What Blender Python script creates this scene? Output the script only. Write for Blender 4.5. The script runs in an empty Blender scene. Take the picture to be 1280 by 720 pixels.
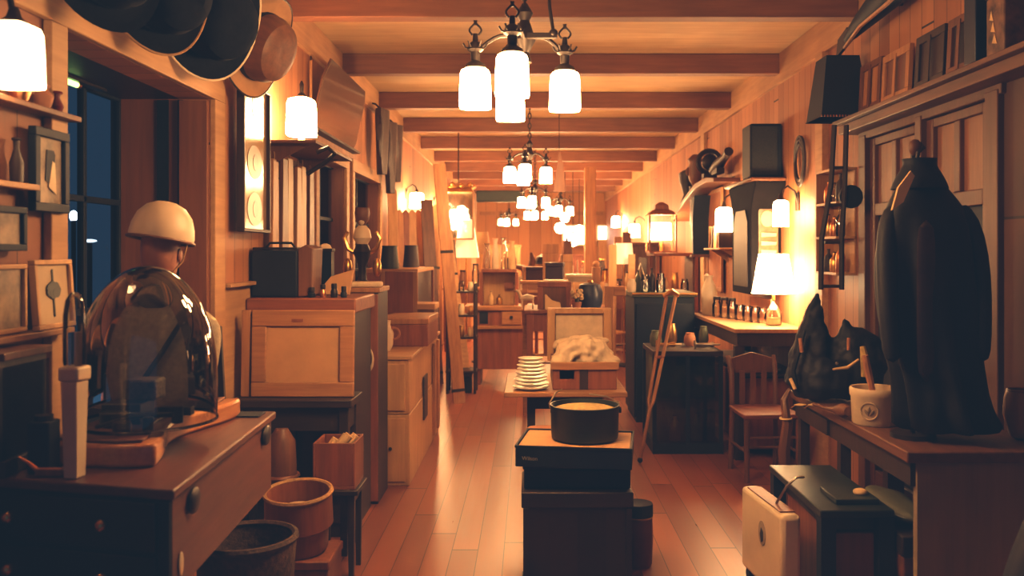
import bpy, bmesh, math, random
from mathutils import Vector, Matrix, Euler, noise
R = math.radians
S = 1100.0; VX, VY, EYE = 662.0, 315.0, 1.55
def X(px, Y): return (px - VX) * Y / S
def Z(py, Y): return EYE - (py - VY) * Y / S
random.seed(7)
sc = bpy.context.scene
col = sc.collection

# ------------------------------------------------------------------ materials
MATS = {}
def new_mat(name):
    m = bpy.data.materials.new(name); m.use_nodes = True
    nt = m.node_tree
    return m, nt, nt.nodes['Principled BSDF']
def rgba(c): return (c[0], c[1], c[2], 1)
def mix(nt, fac, a, b, blend='MIX'):
    n = nt.nodes.new('ShaderNodeMix'); n.data_type = 'RGBA'; n.blend_type = blend
    for s, v in ((n.inputs[0], fac), (n.inputs[6], a), (n.inputs[7], b)):
        if hasattr(v, 'links'): nt.links.new(v, s)
        elif isinstance(v, (int, float)): s.default_value = v
        else: s.default_value = rgba(v)
    return n.outputs[2]
def math_n(nt, op, a, b=None):
    n = nt.nodes.new('ShaderNodeMath'); n.operation = op
    for s, v in ((n.inputs[0], a), (n.inputs[1], b)):
        if v is None: continue
        if hasattr(v, 'links'): nt.links.new(v, s)
        else: s.default_value = v
    return n.outputs[0]
def coords(nt, scale=(1, 1, 1)):
    tc = nt.nodes.new('ShaderNodeTexCoord'); mp = nt.nodes.new('ShaderNodeMapping')
    mp.inputs['Scale'].default_value = scale
    nt.links.new(tc.outputs['Object'], mp.inputs['Vector'])
    return mp.outputs['Vector']
def noise_n(nt, vec, scale, detail=4, rough=.6):
    n = nt.nodes.new('ShaderNodeTexNoise')
    n.inputs['Scale'].default_value = scale; n.inputs['Detail'].default_value = detail
    n.inputs['Roughness'].default_value = rough
    nt.links.new(vec, n.inputs['Vector'])
    return n.outputs['Fac']
def ramp(nt, fac, stops):
    n = nt.nodes.new('ShaderNodeValToRGB')
    e = n.color_ramp.elements
    while len(e) < len(stops): e.new(.5)
    for q, (p, c) in zip(e, stops): q.position = p; q.color = rgba(c)
    nt.links.new(fac, n.inputs[0]); return n.outputs[0]
def bump(nt, bs, h, strength=.3, dist=.01):
    b = nt.nodes.new('ShaderNodeBump'); b.inputs['Strength'].default_value = strength
    b.inputs['Distance'].default_value = dist
    nt.links.new(h, b.inputs['Height']); nt.links.new(b.outputs[0], bs.inputs['Normal'])
def wood(name, c1, c2, axis='z', rough=.5, spec=.4):
    if name in MATS: return MATS[name]
    m, nt, bs = new_mat(name)
    sc_ = {'x': (1, 14, 14), 'y': (14, 1, 14), 'z': (14, 14, 1)}[axis]
    f = noise_n(nt, coords(nt, sc_), 2.2, 5)
    c = ramp(nt, f, [(.3, c1), (.7, c2)])
    big = noise_n(nt, coords(nt), 1.7, 2)
    c = mix(nt, .5, c, ramp(nt, big, [(.3, (.45, .45, .45)), (.7, (1, 1, 1))]), 'MULTIPLY')
    nt.links.new(c, bs.inputs['Base Color'])
    bs.inputs['Roughness'].default_value = rough
    bs.inputs['Specular IOR Level'].default_value = spec
    bump(nt, bs, f, .15, .004)
    MATS[name] = m; return m
def planks(name, c1, c2, across, along, width, length, rough=.45, gap=.03, gapc=(.02, .012, .01), spec=.4, bm=.25):
    m, nt, bs = new_mat(name)
    tc = nt.nodes.new('ShaderNodeTexCoord'); sx = nt.nodes.new('ShaderNodeSeparateXYZ')
    nt.links.new(tc.outputs['Object'], sx.inputs[0])
    o = {'x': sx.outputs[0], 'y': sx.outputs[1], 'z': sx.outputs[2]}
    u = math_n(nt, 'DIVIDE', o[across], width)
    row = math_n(nt, 'FLOOR', u); fu = math_n(nt, 'FRACT', u)
    wn = nt.nodes.new('ShaderNodeTexWhiteNoise'); wn.noise_dimensions = '1D'; nt.links.new(row, wn.inputs['W'])
    v = math_n(nt, 'ADD', math_n(nt, 'DIVIDE', o[along], length), math_n(nt, 'MULTIPLY', wn.outputs[0], 7.3))
    fv = math_n(nt, 'FRACT', v); cell = math_n(nt, 'ADD', math_n(nt, 'MULTIPLY', row, 13.7), math_n(nt, 'FLOOR', v))
    wn2 = nt.nodes.new('ShaderNodeTexWhiteNoise'); wn2.noise_dimensions = '1D'; nt.links.new(cell, wn2.inputs['W'])
    s3 = {'x': 22, 'y': 22, 'z': 22}; s3[along] = 1.2
    g = noise_n(nt, coords(nt, (s3['x'], s3['y'], s3['z'])), 1.6, 5)
    f = math_n(nt, 'ADD', math_n(nt, 'MULTIPLY', wn2.outputs[0], .6), math_n(nt, 'MULTIPLY', g, .5))
    c = ramp(nt, f, [(.2, c1), (.8, c2)])
    ed = math_n(nt, 'MULTIPLY', math_n(nt, 'GREATER_THAN', fu, gap), math_n(nt, 'GREATER_THAN', fv, .012 / length))
    c = mix(nt, ed, gapc, c)
    nt.links.new(c, bs.inputs['Base Color'])
    bs.inputs['Specular IOR Level'].default_value = spec
    rr = math_n(nt, 'ADD', rough - .08, math_n(nt, 'MULTIPLY', g, .2))
    nt.links.new(rr, bs.inputs['Roughness'])
    bump(nt, bs, math_n(nt, 'ADD', ed, math_n(nt, 'MULTIPLY', g, .15)), bm, .006)
    return m
def plain(name, c, rough=.6, metal=0, spec=.4, var=.25, scale=6, bmp=0):
    if name in MATS: return MATS[name]
    m, nt, bs = new_mat(name)
    f = noise_n(nt, coords(nt), scale, 4)
    cc = ramp(nt, f, [(.3, tuple(v * (1 - var) for v in c)), (.7, tuple(min(1, v * (1 + var)) for v in c))])
    nt.links.new(cc, bs.inputs['Base Color'])
    bs.inputs['Roughness'].default_value = rough; bs.inputs['Metallic'].default_value = metal
    bs.inputs['Specular IOR Level'].default_value = spec
    if bmp: bump(nt, bs, f, bmp, .01)
    MATS[name] = m; return m
def glow(name, c, strength, c2=None):
    if name in MATS: return MATS[name]
    m, nt, bs = new_mat(name)
    bs.inputs['Base Color'].default_value = (.9, .8, .65, 1)
    bs.inputs['Roughness'].default_value = .3
    bs.inputs['Emission Color'].default_value = rgba(c); bs.inputs['Emission Strength'].default_value = strength
    MATS[name] = m; return m
def glass(name, tint=(.9, .95, .95), refl=.5, rough=.02):
    """thin clear glass: transparent with a fresnel reflection"""
    if name in MATS: return MATS[name]
    m, nt, bs = new_mat(name)
    nt.nodes.remove(bs)
    out = nt.nodes['Material Output']
    t = nt.nodes.new('ShaderNodeBsdfTransparent'); t.inputs[0].default_value = rgba(tint)
    g = nt.nodes.new('ShaderNodeBsdfGlossy'); g.inputs['Roughness'].default_value = rough
    g.inputs[0].default_value = (.95, .97, 1, 1)
    lw = nt.nodes.new('ShaderNodeLayerWeight'); lw.inputs[0].default_value = refl
    ms = nt.nodes.new('ShaderNodeMixShader')
    nt.links.new(lw.outputs['Fresnel'], ms.inputs[0]); nt.links.new(t.outputs[0], ms.inputs[1]); nt.links.new(g.outputs[0], ms.inputs[2])
    nt.links.new(ms.outputs[0], out.inputs[0])
    MATS[name] = m; return m

WARM = (1.0, .54, .22)
SHADE = glow('lit_glass', WARM, 55)
SHADE_FAR = glow('lit_glass_far', WARM, 90)
CLOTHSHADE = glow('lit_cloth', (1, .62, .30), 24)
SHADE_NEAR = glow('lit_glass_near', (1, .62, .30), 5)
GLASS = glass('clear_glass')
DOMEG = glass('dome_glass', (.84, .86, .82), .42)
PANE = glass('window_pane', (.55, .57, .60), .05)
oak = wood('oak', (.30, .13, .05), (.50, .24, .095))
oakx = wood('oak_x', (.30, .13, .05), (.50, .24, .095), 'x')
oaky = wood('oak_y', (.34, .16, .06), (.52, .27, .11), 'y')
pale = wood('pale_pine', (.42, .22, .09), (.60, .34, .15))
palex = wood('pale_pine_x', (.42, .22, .09), (.60, .34, .15), 'x')
red = wood('red_wood', (.17, .05, .022), (.30, .095, .04))
redx = wood('red_wood_x', (.17, .05, .022), (.30, .095, .04), 'x')
redy = wood('red_wood_y', (.085, .027, .015), (.15, .05, .026), 'y', .42)
dark = wood('dark_wood', (.02, .012, .009), (.042, .021, .014))
darkx = wood('dark_wood_x', (.02, .012, .009), (.042, .021, .014), 'x')
brown = wood('brown_wood', (.11, .042, .02), (.19, .075, .034))
browny = wood('brown_wood_y', (.10, .04, .02), (.18, .07, .03), 'y')
beamw = wood('beam_wood', (.19, .075, .036), (.28, .115, .055), 'x', .6)
headw = wood('header_wood', (.42, .22, .10), (.56, .32, .15), 'y', .6)
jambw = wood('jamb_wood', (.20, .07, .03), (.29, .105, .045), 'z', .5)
black = plain('navy_black', (.007, .012, .020), .6, spec=.25)
blackg = plain('gloss_black', (.007, .012, .020), .32, spec=.35)
leather = plain('black_leather', (.006, .007, .012), .62, spec=.25, bmp=.15, scale=30)
iron = plain('dark_iron', (.028, .02, .016), .45, .6)
brass = plain('brass', (.62, .36, .12), .3, 1.0)
copper = plain('copper', (.6, .24, .10), .3, 1.0)
steel = plain('pale_metal', (.55, .5, .44), .28, 1.0)
cream = plain('cream_enamel', (.62, .50, .36), .42, var=.08)
cream2 = plain('cream_linen', (.66, .52, .36), .85, var=.15, bmp=.3, scale=14)
white = plain('white_china', (.72, .64, .53), .3, var=.06)
paper = plain('old_paper', (.62, .42, .22), .8, var=.15)
tan = plain('tan_card', (.46, .25, .11), .8, var=.12)
greend = plain('dark_green', (.012, .020, .015), .45)
greenm = plain('moss_green', (.055, .06, .028), .6)
greenl = plain('showcase_green', (.10, .105, .05), .6, var=.5)
khaki = plain('khaki_cloth', (.30, .24, .165), .85, bmp=.2, scale=40)
ropem = plain('rope', (.38, .22, .10), .9, bmp=.4, scale=60)
clay = plain('clay', (.33, .13, .06), .7)
straw = plain('straw', (.36, .24, .08), .8, var=.4, scale=40, bmp=.5)
wicker = plain('dark_wicker', (.06, .032, .018), .7, var=.6, scale=50, bmp=.6)
skinw = plain('carved_head', (.26, .09, .05), .5)
coatm = plain('dark_coat', (.0075, .0075, .010), .6, spec=.25, var=.4, bmp=.2, scale=12)
coatb = plain('brown_leather', (.035, .018, .011), .4, var=.4, bmp=.2, scale=12)
mirrorm = plain('mirror_glass', (.34, .28, .22), .10, .75, var=.03)
bluegl = plain('blue_book', (.012, .02, .04), .4)

# ------------------------------------------------------------------ mesh builder
class M:
    def __init__(s): s.bm = bmesh.new()
    def box(s, c, size, rot=None):
        mat = Matrix.Translation(c)
        if rot: mat = mat @ Euler([R(a) for a in rot]).to_matrix().to_4x4()
        mat = mat @ Matrix.Diagonal((*size, 1))
        bmesh.ops.create_cube(s.bm, size=1, matrix=mat); return s
    def b2(s, x0, x1, y0, y1, z0, z1):
        return s.box(((x0+x1)/2, (y0+y1)/2, (z0+z1)/2), (abs(x1-x0), abs(y1-y0), abs(z1-z0)))
    def ring_loft(s, rings, cap0=True, cap1=True, closed=True):
        vs = [[s.bm.verts.new(p) for p in r] for r in rings]
        n = len(vs[0])
        for a, b in zip(vs, vs[1:]):
            for i in range(n if closed else n-1):
                j = (i+1) % n
                s.bm.faces.new((a[i], a[j], b[j], b[i]))
        if cap0: s.bm.faces.new(list(reversed(vs[0])))
        if cap1: s.bm.faces.new(vs[-1])
        return s
    def cyl(s, p0, p1, r0, r1=None, seg=14, caps=True):
        r1 = r0 if r1 is None else r1
        p0, p1 = Vector(p0), Vector(p1); d = (p1-p0).normalized()
        u = d.orthogonal().normalized(); w = d.cross(u)
        rg = [[p + (u*math.cos(t)+w*math.sin(t))*r for t in [2*math.pi*i/seg for i in range(seg)]] for p, r in ((p0, r0), (p1, r1))]
        return s.ring_loft(rg, caps, caps)
    def tube(s, pts, r, seg=7):
        pts = [Vector(p) for p in pts]; rs = r if isinstance(r, (list, tuple)) else [r]*len(pts)
        rings = []; u = None
        for i, p in enumerate(pts):
            d = (pts[min(i+1, len(pts)-1)] - pts[max(i-1, 0)]).normalized()
            if u is None: u = d.orthogonal().normalized()
            u = (u - d*u.dot(d)).normalized(); w = d.cross(u)
            rings.append([p + (u*math.cos(2*math.pi*k/seg)+w*math.sin(2*math.pi*k/seg))*rs[i] for k in range(seg)])
        return s.ring_loft(rings)
    def lathe(s, prof, c=(0, 0, 0), seg=24, sx=1, sy=1, cap0=True, cap1=True, mat=None):
        rings = []
        for r, z in prof:
            r = max(r, .0004)
            rg = [Vector((r*sx*math.cos(2*math.pi*k/seg), r*sy*math.sin(2*math.pi*k/seg), z)) for k in range(seg)]
            rings.append([(mat @ p if mat else p) + Vector(c) for p in rg])
        return s.ring_loft(rings, cap0, cap1)
    def prism(s, poly, axis, a0, a1):
        def P(u, v, a): return {'x': (a, u, v), 'y': (u, a, v), 'z': (u, v, a)}[axis]
        return s.ring_loft([[P(u, v, a0) for u, v in poly], [P(u, v, a1) for u, v in poly]])
    def sph(s, c, r, seg=16, rot=None):
        r = (r, r, r) if not isinstance(r, (tuple, list)) else r
        mat = Matrix.Translation(c)
        if rot: mat = mat @ Euler([R(a) for a in rot]).to_matrix().to_4x4()
        bmesh.ops.create_uvsphere(s.bm, u_segments=seg, v_segments=max(6, seg//2+1), radius=1, matrix=mat @ Matrix.Diagonal((*r, 1)))
        return s
    def torus(s, c, rad, r, axis='z', seg=24, sx=1, sy=1):
        pts = []
        for k in range(seg+1):
            t = 2*math.pi*k/seg; a, b = rad*math.cos(t)*sx, rad*math.sin(t)*sy
            pts.append(Vector(c) + Vector({'z': (a, b, 0), 'x': (0, a, b), 'y': (a, 0, b)}[axis]))
        return s.tube(pts, r, 6)
    def build(s, name, mat, parent=None, bevel=0, sub=0, remesh=0, loc=None, smooth=True, angle=42):
        bmesh.ops.recalc_face_normals(s.bm, faces=s.bm.faces)
        me = bpy.data.meshes.new(name); s.bm.to_mesh(me); s.bm.free()
        me.materials.append(mat)
        if smooth:
            for p in me.polygons: p.use_smooth = True
            me.set_sharp_from_angle(angle=R(angle))
        o = bpy.data.objects.new(name, me); col.objects.link(o)
        if parent: o.parent = parent
        if loc: o.location = loc
        if remesh:
            md = o.modifiers.new('r', 'REMESH'); md.mode = 'VOXEL'; md.voxel_size = remesh; md.use_smooth_shade = True
            sm = o.modifiers.new('s', 'SMOOTH'); sm.iterations = 6; sm.factor = .6
        if bevel:
            md = o.modifiers.new('b', 'BEVEL'); md.width = bevel; md.segments = 2; md.limit_method = 'ANGLE'; md.angle_limit = R(50)
        if sub:
            md = o.modifiers.new('s', 'SUBSURF'); md.levels = sub; md.render_levels = sub
        return o
def tag(o, label, cat, group=None):
    o['label'] = label; o['category'] = cat
    if group: o['group'] = group
    return o
def T(name, label, cat, loc=(0, 0, 0), rz=0, group=None, rot=None):
    o = bpy.data.objects.new(name, None); o.empty_display_size = .05; col.objects.link(o)
    o.location = loc; o.rotation_euler = [R(a) for a in rot] if rot else (0, 0, R(rz))
    return tag(o, label, cat, group)
def struct(o): o['kind'] = 'structure'; return o
def dup(root, loc, label=None, rz=None, group=None, rot=None, scale=None):
    def cp(o, par):
        c = o.copy(); col.objects.link(c)
        if par is not None: c.parent = par
        for ch in list(o.children): cp(ch, c)
        return c
    r = cp(root, None); r.location = loc
    if rz is not None: r.rotation_euler = (0, 0, R(rz))
    if rot: r.rotation_euler = [R(a) for a in rot]
    if scale: r.scale = (scale,)*3 if not isinstance(scale, tuple) else scale
    if label: r['label'] = label
    if group: r['group'] = group
    return r

# ------------------------------------------------------------------ the room
CT = .948
XL, XR, ZC = -1.55, 2.06, 3.165
YB = 24.0
floor_m = planks('floor_planks', (.17, .052, .024), (.31, .098, .042), 'x', 'y', .135, 2.6, .30, .03, spec=.5, bm=.06)
struct(M().b2(-4.2, 4.2, -1.5, YB+.2, -.1, 0).build('floor', floor_m, smooth=False))
ceil_m = wood('ceiling_board', (.47, .30, .145), (.61, .40, .20), 'x', .7)
struct(M().b2(-2.2, 2.3, -1.5, YB+.2, ZC, ZC+.1).build('ceiling', ceil_m, smooth=False))
wall_m = planks('wall_boards', (.27, .105, .043), (.44, .19, .08), 'y', 'z', .14, 9, .55, .035)
wall_mx = planks('back_boards', (.34, .15, .06), (.50, .24, .10), 'x', 'z', .3, 9, .6, .02)
ZH = 2.29
w = M()
struct(M().b2(XL-.14, XL, -1.5, 2.9, 0, ZC).build('wall_front_left', planks('near_wall_boards_dimmed', (.15, .055, .025), (.26, .10, .045), 'y', 'z', .14, 9, .6, .03), smooth=False))  # dimness of the near end put into a darker board colour
w.b2(XL-.14, XL, 2.9, 4.26, ZH, ZC)
w.b2(XL-.14, XL, 2.9, 4.26, 0, .78); w.b2(XL-.14, XL, 4.26, 6.39, 0, ZC)
for a, b in ((6.39, 7.35), (7.7, 9.0)):
    w.b2(XL-.14, XL, a, b, ZH-.04, ZC); w.b2(XL-.14, XL, a, b, 0, .95)
w.b2(XL-.14, XL, 7.35, 7.7, 0, ZC); w.b2(XL-.14, XL, 9.0, YB+.1, 0, ZC)
struct(w.build('wall_left', wall_m, smooth=False))
w = M()
struct(M().b2(XR, XR+.12, -1.5, 3.9, 0, ZC).build('wall_front_right', planks('near_wall_boards_right_dimmed', (.07, .032, .02), (.12, .052, .03), 'y', 'z', .3, 9, .6, .01), smooth=False))  # weak light near the camera painted in as darker boards
w.b2(XR, XR+.12, 5.36, YB+.1, 0, ZC); w.b2(XR, XR+.12, 3.9, 5.36, 2.26, ZC)
struct(w.build('wall_right', wall_m, smooth=False))
struct(M().b2(XL-.14, XR+.12, YB, YB+.1, 0, ZC).build('wall_back', wall_mx, smooth=False))
# long pale headers where the beams land
struct(M().b2(XL-.02, XL+.03, -1.5, YB, 2.93, ZC-.002).build('trim_1', headw, smooth=False))
struct(M().b2(XR-.03, XR+.02, -1.5, YB, 2.93, ZC-.002).build('trim_2', headw, smooth=False))
for k in range(-2, 10):
    y = 5.43 + 1.72*k
    struct(M().b2(XL+.03, XR-.03, y, y+.12, 3.0, ZC-.003).build('trim_%d' % (k+5), beamw, bevel=.006))
# window casing on the left wall (head board, posts)
hb = M(); hb.b2(XL+.001, XL+.03, 2.6, 4.4, ZH-.0, ZH+.15)
hb.b2(XL+.001, XL+.03, 4.26, 4.40, .3, ZH); hb.b2(XL+.001, XL+.03, 2.80, 2.9, .3, ZH)
for a, b in ((6.39, 7.35), (7.7, 9.0)):
    hb.b2(XL+.001, XL+.025, a-.09, a, .95, ZH-.04); hb.b2(XL+.001, XL+.025, b, b+.10, .95, ZH-.04)
    hb.b2(XL+.001, XL+.025, a-.09, b+.1, ZH-.04, ZH+.07)
struct(hb.build('trim_20', headw, bevel=.004))
# deep recess round the first window
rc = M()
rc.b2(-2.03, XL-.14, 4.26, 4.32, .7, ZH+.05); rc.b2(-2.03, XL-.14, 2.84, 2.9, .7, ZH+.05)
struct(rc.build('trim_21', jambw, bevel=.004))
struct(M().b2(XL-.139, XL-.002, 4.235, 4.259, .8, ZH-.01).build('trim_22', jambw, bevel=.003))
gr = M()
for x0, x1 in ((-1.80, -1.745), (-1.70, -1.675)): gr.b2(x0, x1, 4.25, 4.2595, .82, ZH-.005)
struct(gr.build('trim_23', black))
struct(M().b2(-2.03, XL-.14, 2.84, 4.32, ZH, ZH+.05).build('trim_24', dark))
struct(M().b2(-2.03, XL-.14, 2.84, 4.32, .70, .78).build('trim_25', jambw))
def window(n, x, y0, y1, z0, z1, ny, nz):
    f = M()
    for y in [y0+(y1-y0)*k/ny for k in range(ny+1)]: f.b2(x-.02, x+.012, y-.014, y+.014, z0, z1)
    for z in [z0+(z1-z0)*k/nz for k in range(nz+1)]: f.b2(x-.02, x+.012, y0, y1, z-.014, z+.014)
    o = struct(f.build('window_%d' % n, black, bevel=.003))
    M().b2(x-.006, x-.001, y0, y1, z0, z1).build('window_pane', PANE, o)
window(1, -1.99, 2.9, 4.26, .78, ZH, 4, 3)
window(2, XL-.10, 6.39, 7.35, .95, ZH-.04, 2, 3)
window(3, XL-.10, 7.7, 9.0, .95, ZH-.04, 2, 3)
# jamb faces of the shallow windows
for i, y in enumerate((7.35, 9.0)):
    struct(M().b2(XL-.139, XL-.001, y-.02, y-.001, .96, ZH-.05).build('trim_%d' % (26+i), jambw))
# night outside: a far street lamp and its small neighbours
for i, (px, py, Y, r, lb) in enumerate(((92, 270, 11.5, .05, 'bright distant street light seen through the dark left window'),
                                  (103, 285, 11.8, .03, 'small dim street light right of the brighter one outside the window'),
                                  (112, 301, 10.5, .025, 'low row of pale light near the sill outside the dark left window'))):
    t = T('street_light', lb, 'light', (X(px, Y), Y, 0))
    M().sph((0, 0, Z(py, Y)), (r, r, r*1.4) if i < 2 else (.09, .03, .018)).build('lantern', glow('street%d' % i, (.75, .9, 1), (14, 5, 3)[i]), t)
    M().cyl((0, 0, 0), (0, 0, Z(py, Y)-r), .03).build('pole', black, t)
t = T('tube_light', 'green glowing tube light under the top of the left window recess', 'light', (-1.93, 3.68, 2.262))
M().cyl((0, -.09, 0), (0, .07, 0), .012).build('tube', glow('green', (.40, 1, .25), 1.6), t)
M().b2(-.02, .02, -.12, .3, .012, .025).build('fitting', iron, t)
M().cyl((0, .07, 0), (0, .09, 0), .014).build('cap', copper, t)
# right wall: doors with tall panels and the plate rail above them
def door(n, y0, y1):
    d = M(); x = XR+.03; z1 = 2.232
    d.b2(x, x+.03, y0, y1, 0, z1)
    st = .075; ym = (y0+y1)/2
    d.b2(x-.03, x-.0005, y0, y0+st, 0, z1); d.b2(x-.03, x-.0005, y1-st, y1, 0, z1)
    for za, zb in ((0, .25), (1.765, 1.84), (2.185, z1)): d.b2(x-.029, x-.0005, y0+st+.0005, y1-st-.0005, za, zb)
    d.b2(x-.028, x-.0005, ym-.025, ym+.025, .2505, 1.7645); d.b2(x-.028, x-.0005, ym-.03, ym+.03, 1.8405, 2.1845)
    o = struct(d.build('door_%d' % n, wood('door_wood', (.09, .035, .018), (.15, .058, .028)), bevel=.005))
    for ya, yb in ((y0+st+.001, ym-.032), (ym+.032, y1-st-.001)):
        M().b2(x-.006, x-.0007, ya, yb, 1.8405, 2.1845).build('upper_panel', wood('door_panel', (.20, .085, .04), (.30, .13, .06)), o)
        M().b2(x-.006, x-.0007, ya, yb, .2505, 1.7645).build('lower_panel', black, o)
    M().sph((x-.06, y0+.04, 1.0), .025).cyl((x-.06, y0+.04, 1), (x-.03, y0+.04, 1), .012).build('door_knob', brass, o)
door(1, 4.64, 5.33); door(2, 3.93, 4.57)
c = M()
c.b2(XR-.03, XR+.06, 4.57, 4.64, 0, 2.26); c.b2(XR-.03, XR+.01, 5.33, 5.44, 0, 2.26); c.b2(XR-.03, XR+.01, 3.82, 3.93, 0, 2.26)
c.b2(XR-.025, XR+.06, 3.8, 5.45, 2.235, 2.30)
struct(c.build('trim_30', wood('door_casing', (.085, .034, .018), (.14, .055, .028)), bevel=.005))
rail = M(); rail.b2(XR-.17, XR-.001, 2.2, 5.5, 2.335, 2.36); rail.b2(XR-.03, XR-.001, 2.2, 5.5, 2.301, 2.334)
rail.b2(XR-.13, XR-.001, 2.2, 5.5, 2.28, 2.334)
struct(rail.build('trim_31', browny, bevel=.004))
# pale lit post on the right wall beyond the doors
struct(M().b2(XR-.05, XR-.001, 6.05, 6.2, 0, 2.93).build('trim_32', headw, bevel=.004))
struct(M().b2(XR-.04, XR-.001, 10.2, 10.4, 0, 2.93).build('trim_33', headw, bevel=.004))
# far end: posts, dark duct, lit panels
struct(M().b2(X(731, 15), X(745, 15), 15, 15.2, 0, 3.0).build('trim_34', oak, bevel=.01))
struct(M().b2(X(543, 14.5), X(553, 14.5), 14.5, 14.65, 0, 3.0).build('trim_35', oak, bevel=.01))
struct(M().b2(X(625, YB), X(628, YB), YB-.08, YB-.001, 0, 2.6).b2(X(600, YB), X(760, YB), YB-.08, YB-.001, 2.55, 2.65).build('trim_36', oak))
o = M().b2(X(595, 17), X(656, 17), 17, 17.3, Z(252, 17), Z(238, 17)).build('ceiling_duct', greend, bevel=.02)
tag(o, 'long dark green box hung below the ceiling at far end', 'duct')
for i, (a, b, y0, y1, Y, lb) in enumerate(((748, 792, 283, 299, 23.6, 'bright white window strip at far right end behind the posts'),
                                           (705, 732, 283, 305, 23.6, 'bright white window strip left of the far wooden post'))):
    t = T('lit_sign', lb, 'light panel', (X((a+b)/2, Y), Y, Z((y0+y1)/2, Y)))
    ww, hh = X(b, Y)-X(a, Y), Z(y0, Y)-Z(y1, Y)
    M().b2(-ww/2, ww/2, 0, .05, -hh/2, hh/2).build('panel', glow('panel_glow', (1, .82, .6), 5), t)
    M().b2(-ww/2-.05, ww/2+.05, .051, .3, -hh/2-.05, hh/2+.05).build('frame', pale, t)
struct(M().b2(X(748, 23.5), X(795, 23.5), 23.5, 23.9, 0, Z(300, 23.5)).build('trim_37', pale))

# ------------------------------------------------------------------ lamps
def shade_prof(r, h):    # rounded glass bell, open below
    return [(r*.97, 0), (r, .006), (r*.97, h*.5), (r*.93, h*.86), (r*.84, h*.95), (r*.5, h*1.0), (r*.4, h*.98)]
def add_shade(parent, c, r=.07, h=.155, mat=SHADE, square=True):
    m = M(); rings = []
    for rr, z in shade_prof(r, h):
        ring = []
        for k in range(32):
            t = 2*math.pi*k/32
            f = 1.0
            if square: f = 1/ max(abs(math.cos(t))**5+abs(math.sin(t))**5, 1e-6)**(1/5) * .92
            ring.append((c[0]+rr*f*math.cos(t), c[1]+rr*f*math.sin(t), c[2]+z))
        rings.append(ring)
    m.ring_loft(rings, False, False)
    return m.build('lamp_shade', mat, parent)
def chandelier(loc, label, rod_top=ZC):
    t = T('chandelier', label, 'chandelier', loc)     # loc z = bottom of shades
    x, y, z = loc
    rod = M(); hub = .33
    n = int((rod_top - z - hub - .02)/.05)
    for k in range(n):
        zz = z*0 + hub + .02 + k*.05
        rod.torus((0, 0, zz+.025), .016, .006, 'x' if k % 2 else 'y', 10, 1, 1.9)
    rod.build('chain', iron, t)
    M().lathe([(.002, hub-.16), (.03, hub-.14), (.018, hub-.1), (.045, hub-.05), (.03, hub), (.02, hub+.03), (.035, hub+.06), (.012, hub+.1)], seg=16).build('hub', iron, t)
    M().lathe([(.06, 0), (.065, .015), (.02, .03)], (0, 0, rod_top-z-.03), 20).build('ceiling_canopy', iron, t)
    pos = [(-.2, -.03), (.165, .03), (-.045, -.3), (-.065, .3)]
    for i, (ax, ay) in enumerate(pos):
        d = Vector((ax, ay, 0)).normalized(); L = Vector((ax, ay, 0)).length
        pts = []
        for k in range(9):
            q = k/8
            pts.append((d.x*L*q, d.y*L*q, hub-.06 + .05*math.sin(q*math.pi*1.0) - .05*q))
        a = M().tube(pts, .009, 7)
        a.build('arm', iron, t)
        g = M()
        g.lathe([(.012, .15), (.045, .16), (.04, .175), (.018, .19), (.02, .225), (.034, .235), (.026, .26), (.012, .27), (.01, .30)], (ax, ay, 0), 14)
        for k in range(6):
            an = k*math.pi/3; g.tube([(ax, ay, .235), (ax+.04*math.cos(an), ay+.04*math.sin(an), .245), (ax+.05*math.cos(an), ay+.05*math.sin(an), .262)], .004, 5)
        for s in (-1, 1):
            cv = [(ax+s*(.012+.012*math.sin(q*4.6)), ay, .295+.055*q*(1 if q < .8 else 1)) for q in [k/10 for k in range(11)]]
            cv += [(ax+s*.004, ay, .355), (ax+s*.0, ay, .335)]
            g.tube(cv, .0045, 6)
        g.build('finial', iron, t)
        add_shade(t, (ax, ay, 0))
    return t
ch = chandelier((-.02, 3.6, 2.135), 'nearest hanging chandelier with four glowing square glass shades')
dup(ch, (.0, 8.9, 2.25), 'second chandelier along the aisle, beyond the nearest one')
dup(ch, (.08, 13.3, 2.22), 'third chandelier along the aisle, small and bright')
dup(ch, (.15, 18.0, 2.22), 'farthest chandelier, smallest, near the end of the aisle')
# pull chain and second cord by the first chandelier
t = T('hanging_hook', 'thin dark cord hanging with an iron hook beside the nearest chandelier', 'cord', (.06, 3.5, 2.42))
M().tube([(.02, 0, .74), (.0, 0, .4), (.02, 0, .1), (.035, 0, .0)], .007, 6).build('cord', iron, t)
M().b2(-.07, .05, -.012, .012, -.02, 0).sph((.035, 0, 0), .018).build('hook', iron, t)
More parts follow.
